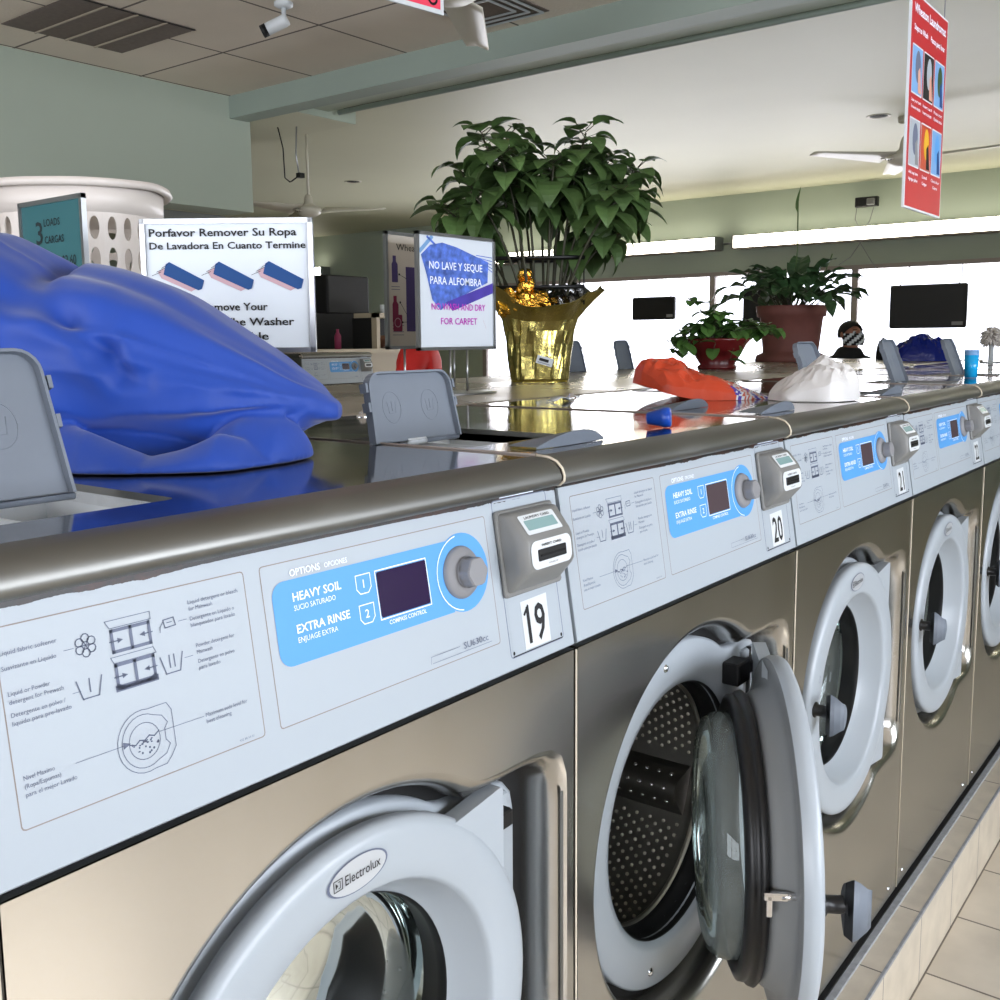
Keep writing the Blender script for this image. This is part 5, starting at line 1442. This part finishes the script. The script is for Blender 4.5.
monitor(8.75, 3.45, 1.598, 0.50, 0.34, 'black monitor half hidden behind the lily leaves')
# wall mounted transformer with its wire loops
root = empty('camera_unit', (8.93, 2.57, 2.69), 'small black device with looping wires above the long light', 'camera')
g = G(); g.box((-0.06, -0.11, -0.04), (0.0, 0.10, 0.05), 'monitor', None, 0.01); g.box((-0.10, -0.09, -0.03), (-0.06, -0.02, 0.03), 'knob', None, 0.01); g.box((0, -0.03, -0.03), (0.045, 0.03, 0.03), 'silver'); g.build('housing', root)
g = G()
g.tube([(-0.05, 0.08, -0.03), (-0.06, 0.09, -0.15), (-0.13, -0.02, -0.33), (-0.12, 0.10, -0.50), (-0.15, 0.20, -0.57)], 0.004, 'knob', 5)
g.tube([(-0.05, -0.08, -0.03), (-0.08, -0.05, -0.18), (-0.13, 0.04, -0.33), (-0.12, -0.1, -0.56), (-0.15, -0.30, -0.80)], 0.004, 'knob', 5); g.build('wires', root)

def tube_light(y0, y1, label):
    root = empty('fluorescent_light', (8.93, (y0 + y1) / 2, 2.395), label, 'light', 'fluorescent lights on the window wall' if False else None)
    L = (y1 - y0) / 2
    g = G(); g.box((-0.02, -L, -0.045), (0.06, L, 0.075), 'fanwhite')
    for s_ in (-1, 1): g.box((-0.10, s_ * L - 0.012, -0.05), (0.06, s_ * L + 0.012, 0.08), 'silver', None)
    g.box((-0.10, -L, -0.058), (0.05, L, -0.045), 'brown'); g.build('housing', root)
    g = G(); g.prism([(-0.02, -0.045), (-0.07, -0.045), (-0.09, -0.03), (-0.095, 0.02), (-0.085, 0.06), (-0.06, 0.075), (-0.02, 0.075)], 'y', -L + .012, L - .012, 'tube', None, True); g.build('diffuser', root)
tube_light(0.60, 3.88, 'long lit fluorescent light on the window wall, right of the lily')
tube_light(4.06, 6.95, 'lit fluorescent light on the window wall behind the poinsettia')
tube_light(-2.6, 0.40, 'lit fluorescent light continuing beyond the right edge of the picture')
tube_light(9.93, 10.25, 'short lit fluorescent light seen between the two big notices')

# conduit between lights, security camera, downlights, vents
g = G(); g.tube([(8.97, 3.895, 2.41), (8.97, 4.04, 2.41)], 0.012, 'silver', 8); g.build('conduit', None, label='short metal conduit joining the two wall lights', cat='pipe')
root = empty('security_camera', (1.717, 2.416, 2.70), 'small white security camera under the tiled ceiling', 'camera')
g = G(); g.lathe([(0.035, 0.0), (0.035, -0.012), (0.02, -0.02), (0, -0.02)], 'white', 24); g.tube([(0, 0, -0.015), (0.0, 0.0, -0.055), (-0.01, -0.01, -0.075)], 0.009, 'white', 10); g.build('mount', root)
g = G(frame_T((-0.03, 0.02, -0.085), (0.79, 0.613, 0), (0.257, -0.332, -0.912))); g.lathe([(0, -0.055), (0.021, -0.055), (0.023, -0.04), (0.023, 0.045), (0.0, 0.045)], 'white', 24); g.build('camera_body', root)
T = frame_T((-0.03, 0.02, -0.085), (0.79, 0.613, 0), (0.257, -0.332, -0.912))
g = G(T); g.lathe([(0.0, 0.046), (0.019, 0.0465), (0.0225, 0.046), (0.0235, 0.030), (0.0235, 0.052), (0.020, 0.052)], 'inkblack', 24); g.build('lens', root)
root = empty('hanging_cable', (2.86, 3.70, 2.30), 'looping black cable and small bracket hanging from the ceiling at left', 'cable')
g = G(); g.tube([(-.043, .098, .45), (-.011, .048, .19), (-.022, .028, .03), (-.005, .008, .008), (0.0, -.003, .013), (.026, -.031, .04)], 0.004, 'monitor', 6); g.build('cable', root)
g = G(); g.tube([(.035, -.025, .46), (.029, -.01, .16), (.026, -.031, .05)], 0.005, 'silver', 6); g.box((.015, -.05, .03), (.05, -.02, .055), 'monitor'); g.build('bracket', root)
def downlight(x, y, z, label):
    root = empty('recessed_downlight', (x, y, z), label, 'light'); g = G(); g.lathe([(0.075, 0.0), (0.072, -0.006), (0.058, -0.004), (0.054, 0.0)], 'fanwhite', 32); g.build('trim_ring', root)
    g = G(); g.lathe([(0.056, -0.001), (0.05, -0.002), (0.03, -0.0045), (0, -0.005)], 'gap', 32); g.build('lamp_well', root)
def zc(x): return 2.755 + (x - 2.62) / (9.0 - 2.62) * 0.145   # underside of the far ceiling
downlight(5.80, 1.51, zc(5.80), 'round recessed downlight above the far fan')
downlight(5.45, 5.85, zc(5.45), 'round recessed downlight beside the left fan')
root = empty('ceiling_vent', (1.44, 3.195, 2.70), 'square dusty return vent in the tiled ceiling at top left', 'vent')
g = G(); g.box((-0.265, -0.26, -0.004), (0.265, 0.26, -0.001), 'vent'); g.build('grille', root)
g = G()
for q in (-0.13, 0.0, 0.13): g.box((q, -0.26, -0.009), (q + 0.007, 0.26, -0.004), 'ventline')
g.box((-0.265, -0.262, -0.006), (0.265, -0.252, -0.004), 'gap'); g.build('rails', root)
root = empty('air_diffuser', (2.24, 1.87, 2.70), 'square air diffuser with white nested rims beside the near fan', 'vent')
g = G(); g.box((-0.18, -0.17, -0.004), (0.18, 0.17, -0.001), 'vent'); g.build('plate', root)
g = G()
for r in (0.17, 0.13, 0.09):
    o = rrect(0, 0, 2 * r, 2 * r * .92, 0.004, 1); i_ = rrect(0, 0, 2 * r - .022, 2 * r * .92 - .022, 0.004, 1); g.ring(o, i_, 'white', -0.012); g.ring(o, i_, 'white', -0.008)
g.build('louvre_rims', root)

# ------------------------------------------------------------------ far left corner
g = G(); g.box((-4, 3.95, 2.075), (2.60, 4.35, 2.125), 'silver'); g.build('duct', None, label='grey metal ledge just under the green bulkhead', cat='duct')
root = empty('service_counter', (4.95, 5.85, 0), 'beige service ledge behind the far washer', 'counter')
g = G(); g.box((-0.95, -0.35, 0.0), (0.95, 0.35, 1.345), 'beige'); g.build('cabinet', root)
g = G(); g.box((-1.0, -0.42, 1.345), (1.0, 0.42, 1.385), 'beige'); g.build('worktop', root)
root = empty('black_box_television', (5.25, 6.02, 1.385), 'tall black cabinet standing on the beige ledge', 'cabinet')
g = G(); g.box((-0.26, -0.16, 0.0), (0.36, 0.16, 0.30), 'tv'); g.box((-0.13, -0.16, 0.30), (0.38, 0.16, 0.63), 'tv', None, 0.02); g.build('cabinet_body', root)
root = empty('open_shelf', (5.55, 5.60, 1.385), 'small beige open shelf with odds and ends on the ledge', 'shelf')
g = G(); g.box((-0.26, -0.15, 0), (-0.22, -0.09, 0.30), 'beige'); g.box((0.33, -0.15, 0), (0.37, -0.09, 0.30), 'beige'); g.box((-0.26, -0.15, 0.26), (0.37, 0.12, 0.30), 'beige'); g.build('frame', root)
g = G(); g.box((-0.26, 0.12, 0), (0.37, 0.14, 0.26), 'tv'); g.box((-0.26, -0.09, 0), (-0.24, 0.12, 0.26), 'tv'); g.build('back', root)
def small(name, prof, m, loc, label, cat):
    g = G(); g.lathe(prof, m, 20); g.build(name, None, loc, 0, label=label, cat=cat)
small('white_cup', [(0, 0.0), (0.03, 0.0), (0.035, 0.08), (0, 0.08)], 'white', (5.60, 5.66, 1.685), 'white cup on top of the open shelf', 'cup')
small('bottle', [(0, 0.0), (0.028, 0.0), (0.028, 0.11), (0.012, 0.14), (0.012, 0.165), (0, 0.165)], 'bottlered', (4.98, 5.60, 1.385), 'dark red bottle on the ledge left of the shelf', 'bottle')
small('white_bottle', [(0, 0.0), (0.015, 0.0), (0.015, 0.18), (0.008, 0.20), (0, 0.20)], 'white', (5.50, 5.47, 1.386), 'slim white bottle standing before the shelf', 'bottle')
small('wooden_bowl', [(0, 0.0), (0.05, 0.005), (0.11, 0.06), (0.125, 0.11), (0.115, 0.10), (0, 0.02)], 'wood', (5.52, 5.66, 1.386), 'brown wooden bowl inside the open shelf', 'bowl')

# ------------------------------------------------------------------ room
def struct(name, a, b, m, bev=0):
    cx, cy, cz = [(p + q) / 2 for p, q in zip(a, b)]
    g = G(); g.box([p - c for p, c in zip(a, (cx, cy, cz))], [p - c for p, c in zip(b, (cx, cy, cz))], m)
    return g.build(name, None, (cx, cy, cz), kind='structure')
g = G(); g.box((-4, -3.6, -0.1), (9.1, 12.6, 0), 'floor'); g.build('floor', None, kind='structure')
# plinth under the front row
g = G(); g.box((-4, -0.066, 0), (6.0, 1.80, 0.168), 'plinth'); g.build('trim_1', None, kind='structure')
g = G(); g.box((-4, -0.0175, 0.168), (6.0, 0.03, 0.1745), 'grout'); g.box((-4, -0.004, 0.1745), (6.0, 0.03, 0.179), 'gap'); g.box((-4, -0.0675, 0.162), (6, -0.0615, 0.1686), 'grout'); g.build('trim_2', None, kind='structure')
g = G(); g.box((-4, -3.6, 2.70), (2.5, 3.75, 2.80), 'ctile'); g.build('ceiling', None, kind='structure')
struct('trim_3', (2.5, -3.6, 2.590), (2.62, 3.75, 2.82), 'green_dark')         # beam face
struct('trim_4', (2.62, -3.6, 2.628), (2.70, 3.40, 2.82), 'cream')
struct('trim_5', (2.70, -3.6, 2.634), (2.86, 3.40, 2.82), 'green')
# sloped far ceiling
g = G(); p = [(2.62, zc(2.62)), (9.1, zc(9.1)), (9.1, zc(9.1) + 0.1), (2.62, zc(2.62) + 0.1)]
g.prism(p, 'y', -3.6, 12.6, 'cream'); g.build('ceiling', None, kind='structure')
g = G(); g.box((-4, 3.75, 2.70), (2.62, 12.6, 2.80), 'cream'); g.build('ceiling', None, kind='structure')
g = G(); g.tube([(2.89, -3.4, 2.632), (2.89, 3.35, 2.628)], 0.013, 'green_dark', 10); g.tube([(2.93, -3.4, 2.655), (2.93, 3.35, 2.655)], 0.008, 'black', 8); g.build('ceiling_pipe', None, label='dark pipe running along the ceiling beside the green beam', cat='pipe')
struct('wall_left', (-4, 3.75, 2.13), (2.632, 3.95, 2.72), 'green')            # bulkhead
g = G(); g.box((2.625, 3.40, 2.601), (3.06, 3.41, 2.76), 'green'); g.box((2.625, 3.41, 2.600), (3.06, 5.4, 2.76), 'cream'); g.build('trim_6', None, kind='structure')
struct('wall_back', (-4, 12.5, 0), (9.1, 12.6, 3), 'green')
struct('wall_end', (-4.1, -3.6, 0), (-4, 12.6, 0.9), 'green')
struct('wall_end', (-4.1, -3.6, 2.35), (-4, 12.6, 3), 'green')
struct('wall_end', (-4.1, -3.6, 0.9), (-4, -3.0, 2.35), 'green')
struct('wall_end', (-4.1, 3.4, 0.9), (-4, 12.6, 2.35), 'green')
for i, y in enumerate((-3.0, -0.87, 1.27, 3.4)): struct('trim_%d' % (30 + i), (-4.09, y - 0.04, 0.9), (-4.01, y + 0.04, 2.35), 'silver')
for i, y in enumerate((-3.0, -0.87, 1.27)):  # unseen end windows, added for soft light from behind left
    g = G(); g.box((-0.003, y + .04, 0.9), (0.003, y + 2.10, 2.35), 'pane'); g.build('window_%d' % (15 + i), None, (-4.05, 0, 0), kind='structure')
# window wall at the far right
struct('wall_right', (9.0, -3.6, 2.12), (9.1, 7.22, 3.0), 'green')
struct('wall_right', (9.0, 7.22, 0), (9.1, 12.6, 3.0), 'green')
struct('wall_right', (9.0, -3.6, 0.0), (9.1, 7.22, 0.45), 'green')
struct('trim_7', (8.97, -3.6, 2.085), (9.06, 7.22, 2.125), 'brown')
struct('trim_8', (8.97, -3.6, 0.45), (9.06, 7.22, 0.50), 'brown')
struct('wall_right', (9.0, -3.6, 0.45), (9.1, 1.05, 2.12), 'green')
wy = [1.08, 2.68, 4.16, 7.20]
for i, y in enumerate(wy): struct('trim_%d' % (9 + i), (8.98, y - 0.03, 0.5), (9.05, y + 0.03, 2.085), 'brown')
for i in range(len(wy) - 1):
    g = G(); g.box((-0.003, wy[i] + .03, 0.5), (0.003, wy[i + 1] - .03, 2.085), 'pane'); g.build('window_%d' % (i + 1), None, (9.01, 0, 0), kind='structure')
# wall behind the viewer, with three unseen windows added to let daylight in
WX0, WX1, WZ0, WZ1 = -1.4, 2.8, 0.95, 2.25
struct('wall_front', (-4, -3.7, 0), (9.1, -3.6, WZ0), 'green')
struct('wall_front', (-4, -3.7, WZ1), (9.1, -3.6, 3.0), 'green')
struct('wall_front', (-4, -3.7, WZ0), (WX0, -3.6, WZ1), 'green')
struct('wall_front', (WX1, -3.7, WZ0), (9.1, -3.6, WZ1), 'green')
wx = [WX0, WX0 + 1.4, WX0 + 2.8, WX1]
for i, x in enumerate(wx): struct('trim_%d' % (20 + i), (x - 0.04, -3.69, WZ0), (x + 0.04, -3.61, WZ1), 'silver')
for i in range(3):
    g = G(); g.box((wx[i] + .04, -0.003, WZ0), (wx[i + 1] - .04, 0.003, WZ1), 'pane'); g.build('window_%d' % (9 + i), None, (0, -3.65, 0), kind='structure')

# ------------------------------------------------------------------ light
w = bpy.data.worlds.new('World'); scene.world = w; w.use_nodes = True
bg = w.node_tree.nodes['Background']; bg.inputs[0].default_value = (0.90, 0.93, 1.0, 1); bg.inputs[1].default_value = 9.0
def area(name, loc, rot, sx, sy, power, col=(1, 1, 1)):
    l = bpy.data.lights.new(name, 'AREA'); l.shape = 'RECTANGLE'; l.size = sx; l.size_y = sy; l.energy = power; l.color = col
    o = bpy.data.objects.new(name, l); COL.objects.link(o); o.location = loc; o.rotation_euler = rot; return o
area('daylight_far_windows', (9.6, 4.1, 1.6), (0, math.radians(90), 0), 3.0, 7.4, 1000, (1.0, 0.99, 1.0))
area('added_front_daylight', (0.7, -4.1, 1.7), (math.radians(90), 0, 0), 5.6, 2.2, 1100, (0.90, 0.95, 1.0))  # added lamp outside the unseen windows behind the viewer, evens the daylight
area('added_end_daylight', (-4.5, 0.2, 1.7), (0, math.radians(-90), 0), 2.0, 7.0, 620, (0.97, 0.98, 1.0))  # added lamp outside the unseen end windows, brightens faces turned left
sun = bpy.data.lights.new('sun', 'SUN'); sun.energy = 22; sun.angle = 0.01; sun.color = (1.0, 0.90, 0.74)
so = bpy.data.objects.new('sun', sun); COL.objects.link(so); so.rotation_euler = Vector((-0.35, 0.75, -0.62)).to_track_quat('-Z', 'Y').to_euler()

# ------------------------------------------------------------------ groups of repeats
GR = {'back_row_washer': 'washers of the back row', 'ceiling_fan': 'ceiling fans', 'hanging_monitor': 'monitors hanging before the windows', 'fluorescent_light': 'fluorescent lights on the window wall',
      'recessed_downlight': 'recessed downlights', 'dryer_sheet': 'paper scraps on the washers'}
for o in COL.objects:
    b = o.name.split('.')[0]
    if o.parent is None and b in GR: o['group'] = GR[b]
    if o.parent is None and b == 'washing_machine' and o.location.y < 1: o['group'] = 'washing machines of the front row'

# ------------------------------------------------------------------ camera
cam = bpy.data.cameras.new('Camera'); co = bpy.data.objects.new('Camera', cam); COL.objects.link(co)
yaw, pitch, roll, f = 0.9092, -0.1271, -0.0097, 1014.48
fw = Vector((S(yaw) * Cc(pitch), Cc(yaw) * Cc(pitch), S(pitch))); ri = Vector((Cc(yaw), -S(yaw), 0)); up = ri.cross(fw)
r2 = ri * Cc(roll) + up * S(roll); u2 = -ri * S(roll) + up * Cc(roll)
mw = Matrix.Identity(4)
for i in range(3): mw[i][0] = r2[i]; mw[i][1] = u2[i]; mw[i][2] = -fw[i]; mw[i][3] = (-0.9482, -0.6179, 1.4465)[i]
co.matrix_world = mw
cam.sensor_width = 36; cam.lens = 36 * f / 1000; cam.shift_x = (500 - 491.211) / 1000; cam.shift_y = (469.809 - 500) / 1000
cam.clip_start = 0.02; cam.clip_end = 200
scene.camera = co

vs_ = scene.view_settings; vs_.view_transform = 'Standard'; vs_.look = 'None'; vs_.gamma = 1; vs_.use_curve_mapping = False; vs_.exposure = -1.18
c = scene.cycles
c.max_bounces = 7; c.diffuse_bounces = 4; c.glossy_bounces = 4; c.transmission_bounces = 6; c.transparent_max_bounces = 10
c.caustics_reflective = False; c.caustics_refractive = False; c.sample_clamp_indirect = 6; c.use_denoising = True
